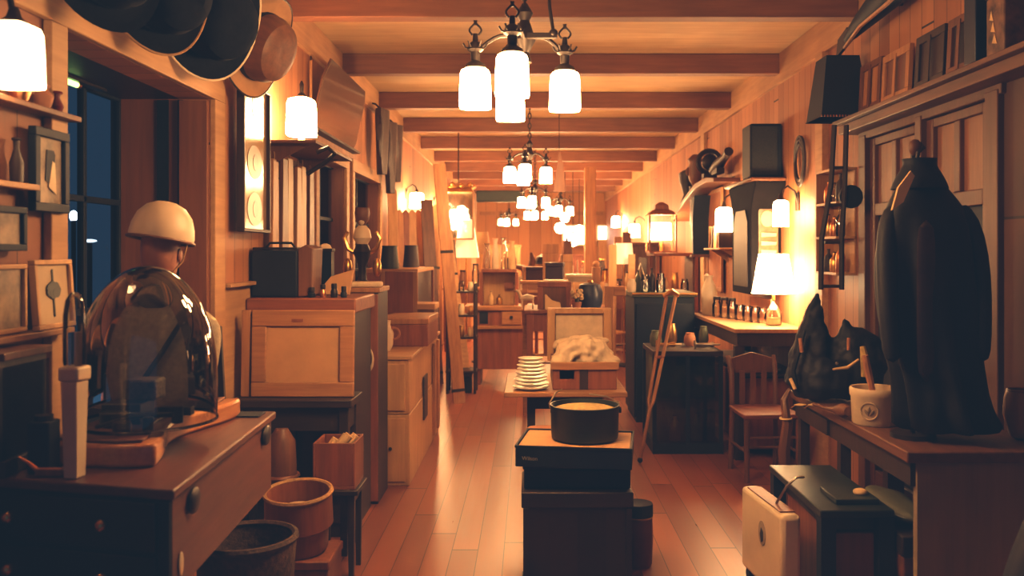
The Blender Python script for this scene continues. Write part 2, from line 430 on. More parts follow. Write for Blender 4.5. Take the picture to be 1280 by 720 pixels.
# hanging ceiling drape-shaped dark pennant near second chandelier
t = T('hanging_pennant', 'tall dark tapering cloth pennant hanging right of the second chandelier', 'pennant', (X(699, 9.6), 9.6, Z(240, 9.6)))
M().prism([(-.06, 0), (.07, 0), (.045, .3), (.0, .46), (-.02, .3)], 'y', -.008, .008).build('cloth', brown, t)
M().tube([(0, 0, .46), (0, 0, ZC-Z(240, 9.6))], .004, 5).build('cord', iron, t)
def sconce(loc, wallx, label, r=.075, h=.18, group=None, mat=None):
    t = T('wall_sconce', label, 'wall lamp', loc, group=group)
    d = wallx - loc[0]
    add_shade(t, (0, 0, 0), r, h, mat or SHADE)
    sgn = 1 if d > 0 else -1
    M().tube([(d*.97, 0, h*.9), (d*.8, 0, h*1.35), (d*.4, 0, h*1.55), (d*.08, 0, h*1.4), (0, 0, h*1.02)], .009, 7).build('arm', iron, t)
    M().lathe([(.028, h*.98), (.035, h*1.02), (.02, h*1.1), (.012, h*1.25)], seg=14).build('socket', iron, t)
    M().b2(d-.012*sgn, d-.001*sgn, -.045, .045, h*.6, h*1.3).build('backplate', iron, t, bevel=.004)
    return t
sconce((-1.43, 2.44, Z(108, 2.44)), XL, 'large lit wall lamp at the top left corner, nearest of all lamps', .073, .175, mat=SHADE_NEAR)
sconce((X(521, 11), 11.0, Z(260, 11)), XL, 'lit wall lamp above the leaning skis on the left', .095, .19)
sconce((X(905, 8.6), 8.6, Z(290, 8.6)), XR, 'lit wall lamp left of the dark arched clock case', .085, .24)
sconce((X(976, 6.75), 6.75, Z(283, 6.75)), XR, 'narrow lit wall lamp directly above the white table lamp', .06, .2)
sconce((X(793, 15.5), 15.5, Z(297, 15.5)), XR, 'small far lit wall lamp on the right wall beyond the lantern', .1, .24)
# distant globe lamps
for i, (px, py, Y, r, lb) in enumerate(((706, 272, 16, .085, 'upper round globe lamp in the far cluster'), (700, 285, 15, .09, 'left round globe lamp in the far cluster'),
                                   (716, 300, 17, .12, 'lowest round globe lamp in the far cluster, beside the bright strip'), (724, 287, 17.5, .09, 'right round globe lamp in the far cluster'))):
    t = T('globe_lamp', lb, 'hanging lamp', (X(px, Y), Y, Z(py, Y)))
    M().sph((0, 0, 0), r, 20).build('globe', SHADE_FAR, t)
    M().cyl((0, 0, r*.95), (0, 0, r*1.3), .03).tube([(0, 0, r), (0, 0, ZC - Z(py, Y))], .006, 5).build('stem', iron, t)

# ------------------------------------------------------------------ generic things
def frame(name, label, cat, c, w, h, normal, fm, pm, fw=.03, th=.025, lean=0, art=None, group=None):
    """framed flat thing on a wall facing normal ('+x','-x','-y')"""
    rz = {'+x': 90, '-x': -90, '-y': 0}[normal]
    t = T(name, label, cat, c, group=group, rot=(lean, 0, rz))
    f = M()
    f.b2(-w/2, w/2, -th, 0, h/2-fw, h/2).b2(-w/2, w/2, -th, 0, -h/2, -h/2+fw)
    f.b2(-w/2, -w/2+fw, -th, 0, -h/2+fw, h/2-fw).b2(w/2-fw, w/2, -th, 0, -h/2+fw, h/2-fw)
    f.build('frame', fm, t, bevel=.003)
    M().b2(-w/2+fw, w/2-fw, -th*.5, -.001, -h/2+fw, h/2-fw).build('picture', pm, t)
    if art: art(t, w, h, -th*.5-.001)
    return t
def jar(loc, r, h, bm_, label, cat='jar', name='glass_jar', lid=None, group=None):
    t = T(name, label, cat, loc, group=group)
    M().lathe([(r*.9, 0), (r, .008), (r, h*.7), (r*.75, h*.85), (r*.75, h)], seg=16).build('body', bm_, t)
    if lid: M().lathe([(r*.8, h), (r*.82, h+.004), (r*.82, h+.02), (r*.75, h+.026)], seg=16).build('lid', lid, t)
    return t
def bottle(loc, r, h, m, label, group=None, cap=None):
    t = T('bottle', label, 'bottle', loc, group=group)
    M().lathe([(r*.9, 0), (r, .01), (r, h*.55), (r*.8, h*.68), (r*.32, h*.8), (r*.3, h*.95)], seg=14).build('body', m, t)
    M().lathe([(r*.36, h*.95), (r*.36, h)], seg=12).build('cap', cap or iron, t)
    return t
def vase(loc, prof, m, label, cat='vase', name='vase'):
    t = T(name, label, cat, loc)
    M().lathe(prof, seg=20, cap1=False).build('body', m, t)
    M().torus((0, 0, prof[-1][1]), prof[-1][0], .005).build('rim', m, t)
    return t
def crate(name, label, cat, x0, x1, y0, y1, z0, z1, m, lid=None, lat=None, handles=None, group=None):
    t = T(name, label, cat, ((x0+x1)/2, (y0+y1)/2, z0), group=group)
    a, b, h = (x1-x0)/2, (y1-y0)/2, z1-z0
    M().b2(-a, a, -b, b, 0, h*.8).build('body', m, t, bevel=.006)
    M().b2(-a-.006, a+.006, -b-.006, b+.006, h*.805, h).build('lid', lid or m, t, bevel=.006)
    if lat: M().b2(-.025, .025, -b-.014, -b-.0005, h*.66, h*.86).build('latch', lat, t, bevel=.003)
    if handles:
        for s in (-1, 1): M().torus((s*(a+.004), 0, h*.5), .04, .008, 'x', 14, 1, .6).build('handle', handles, t)
    return t
def stool_table(name, label, cat, x0, x1, y0, y1, z, m, leg=.045, th=.03, apron=.08, lm=None, inset=.02):
    t = T(name, label, cat, ((x0+x1)/2, (y0+y1)/2, 0))
    a, b = (x1-x0)/2, (y1-y0)/2
    M().b2(-a, a, -b, b, z-th, z).build('table_top', m, t, bevel=.005)
    if apron: M().b2(-a+inset+.01, a-inset-.01, -b+inset+.01, b-inset-.01, z-th-apron, z-th-.001).build('apron', lm or m, t)
    for sx in (-1, 1):
        for sy in (-1, 1):
            cx, cy = sx*(a-inset-leg/2), sy*(b-inset-leg/2)
            M().ring_loft([[(cx+u*leg/2*f, cy+v*leg/2*f, zz) for u, v in ((-1, -1), (1, -1), (1, 1), (-1, 1))] for zz, f in ((0, .7), (z-th-.001, 1))]).build('leg', lm or m, t, bevel=.003)
    return t
def chair(label, loc, rz, m, seatm=None, h=.95, w=.42, name='wooden_chair'):
    t = T(name, label, 'chair', loc, rz)
    a = w/2
    M().ring_loft([[(-a, -a, z), (a, -a, z), (a*.85, a, z), (-a*.85, a, z)] for z in (.43, .46)]).build('seat', seatm or m, t, bevel=.008)
    for s in (-1, 1):
        M().cyl((s*a*.85, -a*.85, 0), (s*a*.85, -a*.85, .43), .016, .021, 10).build('leg', m, t)
        M().tube([(s*a*.78, a*1.0, 0), (s*a*.76, a*.9, .44), (s*a*.76, a*.98, .7), (s*a*.8, a*1.25, h)], .019, 8).build('leg', m, t)
    M().prism([(-a*.82, h-.12), (a*.82, h-.12), (a*.84, h-.02), (0, h+.03), (-a*.84, h-.02)], 'y', a*1.13, a*1.22).build('top_rail', m, t, bevel=.004)
    sl = M()
    for k in (-1, 0, 1): sl.b2(k*a*.38-.02, k*a*.38+.02, a*.98, a*1.02, .46, h-.1)
    sl.build('back_slat', m, t)
    st = M()
    for s in (-1, 1): st.cyl((s*a*.84, -a*.84, .2), (s*a*.78, a*.96, .2), .01)
    st.cyl((-a*.84, -a*.1, .2), (a*.84, -a*.1, .2), .01); st.cyl((-a*.85, -a*.85, .3), (a*.85, -a*.85, .3), .01)
    st.build('stretcher', m, t)
    return t
def board(label, p0, p1, w, th, m, name='wooden_plank', cat='plank', tip=0, group=None, yaw=0):
    """flat board from bottom p0 to top p1"""
    p0, p1 = Vector(p0), Vector(p1); d = (p1-p0); L = d.length
    t = T(name, label, cat, p0, group=group)
    q = Vector((0, 0, 1)).rotation_difference(d.normalized())
    mt = q.to_matrix().to_4x4() @ Matrix.Rotation(R(yaw), 4, 'Z')
    prof = [(-w/2, 0), (w/2, 0), (w/2, L-w*tip), (w*.2, L-w*tip*.25), (0, L), (-w*.2, L-w*tip*.25), (-w/2, L-w*tip)] if tip else [(-w/2, 0), (w/2, 0), (w/2, L), (-w/2, L)]
    mm = M().prism(prof, 'y', -th/2, th/2)
    bmesh.ops.transform(mm.bm, matrix=mt, verts=mm.bm.verts)
    mm.build('plank_body', m, t, bevel=.003)
    for zz in (.12, L*.62):
        bd = M().b2(-w/2-.002, w/2+.002, -th/2-.003, th/2+.003, zz, zz+.03)
        bmesh.ops.transform(bd.bm, matrix=mt, verts=bd.bm.verts)
        bd.build('band', iron, t)
    return t

# ------------------------------------------------------------------ LEFT: hats over the window
def hat(label, loc, rot, m, bandm, rimm, r=.1, brim=.19, h=.13, name='felt_hat'):
    t = T(name, label, 'hat', loc, rot=rot)
    M().lathe([(r*1.02, 0), (r*1.03, .03), (r, h*.55), (r*.86, h*.85), (r*.5, h), (r*.1, h*.93)], seg=28, sx=1.12).build('crown', m, t)
    mb = M(); rings = []
    for rr, zz in ((r*.98, .0), (r*1.3, -.004), (brim*.9, .008), (brim, .02), (brim, .027), (brim*.9, .016), (r*1.3, .006), (r*.98, .012)):
        rings.append([((rr*1.1)*math.cos(a), rr*math.sin(a), zz + .035*(rr/brim)**2*math.cos(2*a)) for a in [2*math.pi*k/40 for k in range(40)]])
    mb.ring_loft(rings, False, False).build('brim', m, t)
    if rimm: M().tube([(brim*1.1*math.cos(a), brim*math.sin(a), .024+.035*math.cos(2*a)) for a in [2*math.pi*k/48 for k in range(49)]], .005, 6).build('brim_edge', rimm, t)
    M().lathe([(r*1.045, .006), (r*1.05, .008), (r*1.045, .045), (r*1.03, .048)], seg=28, sx=1.12, cap0=False, cap1=False).build('hat_band', bandm, t)
    return t
# crown axis points out from the wall toward the room and down
felt = plain('navy_felt', (.0055, .007, .011), .95, spec=.1, bmp=.1, scale=40)
tanfelt = plain('tan_felt', (.36, .19, .09), .9)
hat('leftmost dark felt hat of the row above the left window, cut by the frame', (-1.385, 2.9, 2.50), (0, 100, -35), felt, black, None, .125, .2, .17)
hat('dark felt hat second from left in the row above the left window', (-1.38, 3.3, 2.53), (0, 105, -35), felt, black, ropem, .135, .21, .18)
hat('dark felt hat with a pale brim edge, third in the row above the window', (-1.37, 3.80, 2.56), (0, 112, -38), felt, black, cream2, .145, .235, .19)
hat('tan felt hat with dark band, farthest of the row above the window', (-1.38, 4.46, 2.60), (0, 112, -20), brown, black, iron, .15, .235, .17)
bpy.data.objects[[o.name for o in bpy.data.objects if o.name.startswith('brim')][-1] if False else 'brim.003'].data.materials[0] = tanfelt
# ------------------------------------------------------------------ near left wall: shelves and pictures
photo_m = plain('dark_photo', (.20, .14, .09), .4, var=.9, scale=9)
print_m = plain('poster_print', (.27, .17, .09), .15, var=.12, spec=.5)
pale_print = plain('pale_print', (.42, .30, .18), .5, var=.1)
def figure_art(t, w, h, y):
    M().prism([(-w*.14, -h*.12), (-w*.1, h*.22), (-.02, h*.25), (.02, h*.25), (w*.14, h*.2), (w*.1, -h*.0), (.0, -h*.16)], 'y', y-.002, y).build('print_figure', black, t)
    M().prism([(-w*.06, -h*.2), (w*.16, -h*.28), (w*.12, h*.1), (w*.05, h*.12)], 'y', y-.0035, y-.0021).build('print_cloth', cream2, t)
def flower_art(t, w, h, y):
    m = M().b2(-.004, .004, y-.002, y, -h*.33, h*.36)
    for k in range(7):
        a = k*2*math.pi/7; m.prism([(.02*math.cos(a)+.022*math.cos(b), .012*math.sin(a)+.016*math.sin(b)+h*.06) for b in [2*math.pi*q/10 for q in range(10)]], 'y', y-.003-k*.0003, y)
    m.build('print_flower', greend, t)
def wl(px): return -1.55*S/(px-VX)   # depth of a pixel column on the left wall
frame('picture_frame', 'dark framed picture of a draped figure on the left wall near the corner lamp', 'picture', (XL+.026, (wl(24)+wl(68))/2, Z(214, 2.78)), wl(68)-wl(24), .26, '+x', black, photo_m, .028, .025, art=figure_art)
frame('picture_frame', 'pale wooden framed print of a dark flower on the left ledge', 'picture', (XL+.046, (wl(18)+wl(67))/2, Z(368, 2.75)), wl(67)-wl(18), .215, '+x', pale, pale_print, .016, .022, lean=-4, art=flower_art)
frame('picture_frame', 'small black frame at the left edge above the pale flower print', 'picture', (XL+.026, (wl(-30)+wl(15))/2, Z(285, 2.5)), wl(15)-wl(-30), .13, '+x', black, photo_m, .02, .022)
frame('picture_frame', 'small pale frame at the left edge beside the flower print', 'picture', (XL+.03, (wl(-40)+wl(13))/2, Z(375, 2.5)), wl(13)-wl(-40), .2, '+x', palex, photo_m, .014, .022)
def wall_shelf(label, x0, x1, y0, y1, z, m, name='wall_shelf', brk=True):
    t = T(name, label, 'shelf', (x0, (y0+y1)/2, z))
    L = (y1-y0)/2; d = x1-x0
    M().b2(0, d, -L, L, -.018, 0).build('shelf_board', m, t, bevel=.003)
    if brk:
        for y in (-L*.75, L*.75): M().prism([(0, -.018), (d*.8, -.018), (d*.7, -.03), (d*.12, -.13), (0, -.14)] if d > 0 else [(0, -.14), (d*.12, -.13), (d*.7, -.03), (d*.8, -.018), (0, -.018)], 'y', y-.008, y+.008).build('bracket', m, t)
    return t
wall_shelf('upper small wooden shelf under the corner lamp at left edge', XL+.001, XL+.07, 2.3, wl(76), Z(140, 2.8), brown, brk=False)
wall_shelf('short narrow pale-edged shelf at left edge beside the dark framed picture', XL+.001, XL+.06, 2.3, wl(26), Z(228, 2.58), oaky, brk=False)
wall_shelf('long wooden ledge under the flower print, behind the glass dome', XL+.001, XL+.08, 2.3, wl(63), Z(413, 2.7), oaky, brk=False)
vase((XL+.035, wl(40), Z(140, 2.8)), [(.018, 0), (.026, .02), (.03, .04), (.014, .06), (.016, .07)], clay, 'small round clay vase on the upper left shelf')
vase((XL+.035, wl(58), Z(140, 2.8)), [(.012, 0), (.02, .02), (.008, .05), (.012, .065)], plain('wine_red', (.14, .015, .012), .4), 'tiny dark red vase at the right end of the upper left shelf')
vase((XL+.035, wl(10), Z(140, 2.8)), [(.02, 0), (.03, .03), (.028, .06), (.02, .065)], copper, 'small copper pot at the left end of the upper left shelf', 'pot', 'small_pot')
vase((XL+.03, wl(8), Z(228, 2.58)), [(.018, 0), (.02, .06), (.008, .1), (.009, .13)], dark, 'dark slim bottle vase on the short left shelf')
# low glass-fronted case on the chest under the ledge, and a brush beside it
t = T('display_case', 'low dark glass-fronted case at the left edge beneath the long ledge', 'display case', (-1.455, 2.47, CT+.001)); t.scale = (.6, .6, .86)
M().b2(-.1, .1, -.22, .17, 0, .05).build('base', dark, t, bevel=.004)
M().b2(-.1, .07, -.22, .17, .05, .36).build('case_body', plain('dim_case', (.07, .05, .035), .4, var=.5), t)
M().b2(.085, .09, -.21, .16, .055, .34).build('glass_front', PANE, t)
M().b2(-.1, .1, -.22, .17, .36, .385).build('top', brown, t, bevel=.004)
t = T('hand_brush', 'small hand brush with a lit copper handle at the far left of the chest', 'brush', (-1.34, 2.36, CT+.004)); t.scale = (.6,)*3
M().tube([(-.05, 0, .08), (.0, 0, .05), (.04, 0, .015)], [.006, .009, .012], 8).build('handle', copper, t)
M().b2(.03, .16, -.02, .02, -.003, .03).build('bristles', red, t, bevel=.006)

# ------------------------------------------------------------------ the big chest

t = T('chest_of_drawers', 'large reddish wooden chest in the left foreground with dark end drawers', 'chest', (0, 0, 0))
quad = [(-.899, 2.223), (-.959, 3.33), (-1.531, 3.33), (-1.531, 2.374)]
inner = [(-.912, 2.245), (-.972, 3.312), (-1.522, 3.312), (-1.522, 2.395)]
M().prism(quad, 'z', CT-.028, CT).build('top', redy, t, bevel=.006)
M().prism(inner, 'z', .664, CT-.0285).build('case', redy, t, bevel=.004)
for (px, py), nm in zip(((-.945, 2.29), (-1.48, 2.45), (-1.48, 3.27), (-1.33, 3.27)), 'abcd'):
    M().b2(px-.03, px+.03, py-.03, py+.03, 0, .663).build('leg', dark, t, bevel=.004)
# dark end: two drawers facing the camera
n_ = Vector((.175, -.71, 0)); n_ = Vector((inner[0][1]-inner[3][1], -(inner[0][0]-inner[3][0]), 0)).normalized()
e0, e1 = Vector((*inner[3], 0)), Vector((*inner[0], 0)); ed = (e1-e0).normalized(); eL = (e1-e0).length
def endbox(a, b, z0, z1, d0, d1):
    mm = M(); cs = [e0+ed*a+n_*d0, e0+ed*b+n_*d0, e0+ed*b+n_*d1, e0+ed*a+n_*d1]
    return mm.ring_loft([[(c.x, c.y, z0) for c in cs], [(c.x, c.y, z1) for c in cs]])
endbox(0, eL, .25, .915, .001, .012).build('end_panel', black, t)
for z0, z1 in ((.785, .91), (.648, .772), (.51, .635)):
    dr = endbox(.03, eL-.035, z0, z1, .0125, .022).build('drawer', blackg, t, bevel=.003)
    for a in (.15, .44):
        c = e0+ed*a+n_*.03; kb = M()
        kb.sph((c.x, c.y, (z0+z1)/2), .016).cyl((c.x, c.y, (z0+z1)/2), tuple((c-n_*.01).to_3d()[:2]) + ((z0+z1)/2,), .008)
        kb.build('knob', brass, dr)
# dark oval pulls on the aisle side
sd = (Vector((*inner[1], 0))-Vector((*inner[0], 0))).normalized(); so = Vector((sd.y, -sd.x, 0))
for i, (q, z) in enumerate(((.14, .875), (.9, .884))):
    c = Vector((*inner[0], 0)) + sd*q*1.066
    ang = math.degrees(math.atan2(sd.y, sd.x))
    mm = M().sph((0, 0, 0), (.054 if i else .043, .012, .036))
    bmesh.ops.transform(mm.bm, matrix=Matrix.Translation((c.x+so.x*.008, c.y+so.y*.008, z)) @ Matrix.Rotation(R(ang), 4, 'Z'), verts=mm.bm.verts)
    mm.build('drawer_pull', iron, t)
c = Vector((*inner[0], 0)) + sd*.06
mm = M().sph((0, 0, 0), (.018, .003, .032)); bmesh.ops.transform(mm.bm, matrix=Matrix.Translation((c.x+so.x*.003, c.y, .733)) @ Matrix.Rotation(R(ang), 4, 'Z'), verts=mm.bm.verts)
mm.build('keyhole_plate', cream, t)['label'] = 'small pale oval plate'
# dome on its wavy wooden stand
t = T('glass_dome', 'large clear glass dome over a wavy-edged wooden stand on the chest', 'glass dome', (-1.17, 2.666, CT+.001)); t.scale = (.86,)*3
ey = [(-.30, -.30)]
edge = []
for k in range(25):
    q = k/24; y = -.24 + .92*q
    x = .10 - .02*q + .045*math.cos(q*2*math.pi*1.05+.2)
    edge.append((x, y))
poly = [(-.25, -.20), (-.1, -.245), (.06, -.262)] + edge + [(.03, .62), (.0, .40), (-.25, .36)]
M().prism(poly, 'z', 0, .075).build('wooden_base', wood('amber_wood', (.42, .15, .05), (.62, .26, .09), 'y', .25, .6), t, bevel=.012)
poly2 = [(x-.05 if x > 0 else x+.03, y*.93) for x, y in poly]
M().prism(poly2, 'z', .076, .086).build('base_plate', redy, t, bevel=.003)
prof = [(.238, .0), (.240, .06), (.240, .14), (.239, .17)] + [(.239*math.cos(q), .17+.392*math.sin(q)) for q in [math.pi/2*k/14 for k in range(1, 15)]]
M().lathe(prof, (-.02, .08, .088), 48, cap0=False, cap1=False).build('dome', DOMEG, t, angle=180)
M().torus((-.02, .08, .092), .238, .006, seg=48).build('dome_rim', GLASS, t)
f = M()
for (x, y, r_, h_) in ((.06, -.1, .018, .05), (.1, .05, .02, .06), (-.02, -.12, .03, .035), (-.1, .0, .05, .05)): f.cyl((x, y, .087), (x, y, .087+h_), r_)
f.b2(-.16, -.02, .02, .14, .087, .16).b2(-.05, .11, -.02, .0, .12, .135).b2(.0, .12, .12, .16, .10, .13)
f.tube([(-.12, -.1, .1), (-.02, -.08, .13), (.1, -.03, .13)], .008)
f.build('mechanism', iron, t, bevel=.004)
t2 = M().b2(-.1, .02, .05, .15, .165, .24).build('mechanism_block', wicker, t, bevel=.01)
# glass chimney on a cream pedestal
t = T('candle_stand', 'pale square candle post with a glass chimney at left of the dome', 'candle holder', (-1.214, 2.348, CT+.001), rz=-8); t.scale = (.86,)*3
M().ring_loft([[(-.027*f, -.03*f, z), (.027*f, -.03*f, z), (.027*f, .03*f, z), (-.027*f, .03*f, z)] for z, f in ((0, .8), (.30, 1.0))]).build('post', cream, t, bevel=.004)
M().b2(-.034, .034, -.036, .036, .30, .345).build('post_cap', cream, t, bevel=.008)
M().lathe([(.03, .346), (.033, .36), (.033, .50), (.026, .55), (.012, .572), (.0, .576)], seg=24, cap0=False, cap1=False).build('glass_chimney', DOMEG, t, angle=180)
M().cyl((.012, 0, .346), (.012, 0, .45), .011).build('candle', tan, t)
t = T('tea_tin', 'short black tin standing behind the pale candle post', 'tin', (-1.33, 2.41, CT+.001))
M().b2(-.03, .03, -.03, .03, 0, .14).build('body', black, t, bevel=.004)
M().cyl((0, 0, .14), (0, 0, .155), .024).build('lid', iron, t)
o = M().b2(0, .1, -.045, .045, 0, .006).build('slate_coaster', black, None, bevel=.002); o.location = (-1.085, 3.24, CT+.001)
tag(o, 'small flat black square on the far right corner of the chest', 'coaster')

# mannequin bust with white helmet
bx, by = -1.33, 3.18
t = T('mannequin', 'mannequin bust in khaki jacket and strap, facing away behind the glass dome', 'mannequin', (bx, by, CT+.001)); t.scale = (.84,)*3
def ering(cx, cy, z, a, b, n=28): return [(cx+a*math.cos(q), cy+b*math.sin(q), z) for q in [2*math.pi*k/n for k in range(n)]]
body = [(0, 0, .14, .10), (.1, 0, .16, .11), (.25, 0, .185, .115), (.36, 0, .20, .105), (.43, .0, .19, .09), (.47, 0, .14, .075), (.50, 0, .085, .065), (.53, 0, .06, .06), (.58, -.005, .055, .058),
        (.61, -.015, .06, .07), (.65, -.02, .07, .088), (.70, -.015, .076, .098), (.76, -.005, .078, .1), (.82, 0, .072, .09), (.86, 0, .05, .06), (.875, 0, .01, .012)]
M().ring_loft([ering(0, cy, z, a, b) for z, cy, a, b in body]).sph((0, .085, .695), (.012, .018, .022)).sph((-.078, 0, .7), (.01, .02, .032)).sph((.078, 0, .7), (.01, .02, .032)).build('body', skinw, t, sub=1)
jk = [(0, 0, .19, .12), (.1, 0, .215, .13), (.25, 0, .245, .135), (.36, 0, .262, .122), (.43, 0, .245, .105), (.475, 0, .165, .09), (.505, 0, .09, .078), (.53, 0, .075, .074)]
M().ring_loft([ering(0, cy, z, a, b) for z, cy, a, b in jk], True, False).build('jacket', khaki, t, sub=1)
M().ring_loft([ering(0, 0, z, a, b) for z, a, b in ((.48, .11, .09), (.56, .09, .088), (.595, .10, .098), (.50, .13, .11))], False, False).build('collar', black, t, sub=1)
M().tube([(.08, -.08, .5), (.13, -.12, .42), (.05, -.145, .28), (-.06, -.15, .12)], .012, 6).build('shoulder_strap', black, t)
for s_ in (-1, 1): M().sph((s_*.026, .075, .72), .008).build('eye', black, t)
t = T('helmet', 'cream white domed helmet worn by the mannequin behind the glass dome', 'helmet', (bx, by-.004, CT+.645), rot=(-6, 7, 0)); t.scale = (.86,)*3
M().lathe([(.132, .0), (.134, .02), (.128, .06), (.112, .105), (.08, .142), (.04, .16), (.004, .165)], seg=32, sx=.95, sy=1.12, cap0=False).build('shell', plain('helmet_white', (.62, .47, .32), .45, var=.05), t, angle=80)
M().torus((0, 0, 0), .134, .007, seg=40, sx=.96, sy=1.13).build('rim', brown, t)
M().tube([(.12, -.02, 0), (.115, -.03, -.08), (.075, -.05, -.15)], .004, 5).build('chin_strap', ropem, t)

# pale cloth leaning right of the dome (behind chest corner)
board('narrow dark stick leaning behind the right rear corner of the chest', (-1.24, 3.66, .0), (-1.31, 3.67, 1.24), .05, .02, dark, 'leaning_stick', 'stick')
# baskets, bucket, box
t = T('wicker_basket', 'dark wicker basket under the overhang of the reddish chest', 'basket', (-1.10, 3.42, .0))
M().lathe([(.14, 0), (.15, .02), (.18, .3), (.19, .44), (.18, .44), (.16, .3), (.13, .03)], seg=30, cap1=True).build('body', wicker, t)
M().torus((0, 0, .44), .186, .014, seg=30).build('rim', wicker, t)
t = crate('wooden_box', 'brown wooden box under the rope-rimmed bucket', 'box', -1.17, -.88, 3.84, 4.12, 0, .2, red, red)
t = T('wooden_bucket', 'round wooden bucket with a rope rim and pale cloth inside, right of the chest', 'bucket', (-1.035, 3.97, .202), rot=(7, 0, 0))
M().lathe([(.12, 0), (.125, .01), (.13, .10), (.15, .115), (.148, .26), (.138, .262), (.125, .11), (.115, .03)], (0, 0, .015), seg=30, cap1=True).build('body', red, t)
M().torus((0, 0, .277), .146, .010, seg=36).build('rope_rim', ropem, t)
lm = M().sph((0, 0, .16), (.10, .10, .05), 20)
for v in lm.bm.verts: v.co += noise.noise_vector(v.co*14)*.016
lm.build('cloth', cream2, t)
M().prism([(-.10, -.04), (.0, -.02), (-.03, -.10), (-.09, -.17)], 'y', -.172, -.166).build('cloth_flap', paper, t)['label'] = 'pale flap hanging down the front'
t = T('wooden_tray_box', 'open wooden drawer box of rolled papers on a dark stool', 'box', (-.926, 4.27, .425))
mm = M(); a, b, h = .10, .11, .22
mm.b2(-a, a, -b, b, 0, .015).b2(-a, -a+.012, -b, b, .015, h).b2(a-.012, a, -b, b, .015, h).b2(-a+.012, a-.012, -b, -b+.012, .015, h).b2(-a+.012, a-.012, b-.012, b, .015, h)
mm.build('box_body', red, t, bevel=.003)
for i, (x, y, r_) in enumerate(((-.05, .02, .022), (.0, .04, .025), (.05, .0, .02), (.03, -.06, .022))):
    M().cyl((x-.03, y, .12+.02*i), (x+.03, y+.02, .21+.012*i), r_).build('paper_roll', paper, t)
stool_table('dark_stool', 'small dark stool under the open box of rolled papers', 'stool', -1.04, -.81, 4.15, 4.40, .424, dark, .035, .025, .05)
# bits between chest and bench
t = T('tied_bundle', 'small tied bundle of brown cloth behind the wooden bucket', 'bundle', (X(352, 4.33), 4.33, 0))
mm = M().lathe([(.05, 0), (.07, .1), (.075, .5), (.07, .62), (.03, .68)], seg=18)
for v in mm.bm.verts: v.co += noise.noise_vector(v.co*9)*.012
mm.build('bundle_body', brown, t); M().torus((0, 0, .45), .078, .012).build('tie', red, t)

# ------------------------------------------------------------------ bench with leaning frame, tall cabinet
BZ = .80
stool_table('dark_bench', 'dark bench holding up the big tan framed panel', 'bench', -1.52, -.9, 4.45, 4.74, BZ, darkx, .05, .04, .12)
t = T('framed_board', 'wide wooden frame with a plain tan mat, leaning on the dark bench', 'framed panel', ((X(302, 4.56)+X(443, 4.56))/2, 4.56, BZ+.001), rot=(-3, 0, 0))
w2 = (X(443, 4.56)-X(302, 4.56))/2; h2 = Z(388, 4.56)-BZ
f = M()
f.b2(-w2+.055, w2, -.03, 0, h2-.085, h2).b2(-w2+.055, w2, -.03, 0, 0, .075).b2(-w2+.055, -w2+.13, -.03, 0, .075, h2-.085).b2(w2-.075, w2, -.03, 0, .075, h2-.085)
f.build('frame', oakx, t, bevel=.005)
M().b2(-w2+.13, w2-.075, -.018, -.001, .075, h2-.085).build('mat', tan, t)
M().b2(-w2, -w2+.045, -.02, 0, 0, h2).build('side_stile', oak, t, bevel=.004)
M().b2(-.03, .03, -.034, -.0305, h2-.06, h2-.045).build('name_plate', red, t)
# tall cabinet behind
t = T('tall_cabinet', 'tall dark cabinet with thick top behind the tan framed panel', 'cabinet', (-1.25, 5.07, 0))
M().b2(-.27, .285, -.29, .28, 0, 1.215).build('case', dark, t, bevel=.006)
M().b2(-.285, .31, -.315, .28, 1.216, 1.30).build('top', redx, t, bevel=.01)
for s in (-1, 1): M().b2(s*.14-.125, s*.14+.125, -.305, -.2905, .08, 1.17).build('door', darkx, t, bevel=.004)
CZ = 1.301
t = T('cabinet_radio', 'black boxy antique camera-like radio on top of the tall cabinet', 'radio', (X(358, 4.92), 4.95, CZ))
M().b2(-.17, .085, -.12, .12, 0, .26).build('case', black, t, bevel=.01)
M().prism([(.0855, 0), (.16, .01), (.17, .27), (.13, .29), (.0855, .265)], 'y', -.115, .115).build('bellows_front', brown, t, bevel=.006)
M().b2(-.165, .08, -.11, .11, .261, .275).build('lid', iron, t, bevel=.004)
M().tube([(-.12, 0, .275), (-.1, 0, .3), (.02, 0, .3), (.04, 0, .275)], .007, 6).build('handle', leather, t)
t = T('lantern_glass', 'dark glass lantern block right behind the black radio', 'lantern', (X(408, 5.25), 5.22, CZ))
M().b2(-.05, .05, -.045, .045, 0, .03).b2(-.05, .05, -.045, .045, .25, .27).build('frame', iron, t, bevel=.004)
M().b2(-.045, .045, -.04, .04, .031, .249).build('glass_body', blackg, t)
M().lathe([(.04, .27), (.03, .29), (.01, .30)], seg=12).build('cap', cream, t)
t = T('slanted_book', 'tan book propped at a slant on top of the tall cabinet', 'book', (X(418, 5.1), 5.08, CZ), rot=(-18, 0, 0))
M().prism([(-.1, 0), (.09, 0), (.11, .15), (-.02, .11)], 'y', -.015, .015).build('cover', tan, t, bevel=.003)
M().prism([(-.09, .01), (.085, .01), (.1, .14), (-.02, .105)], 'y', -.012, .0165).build('pages', paper, t)
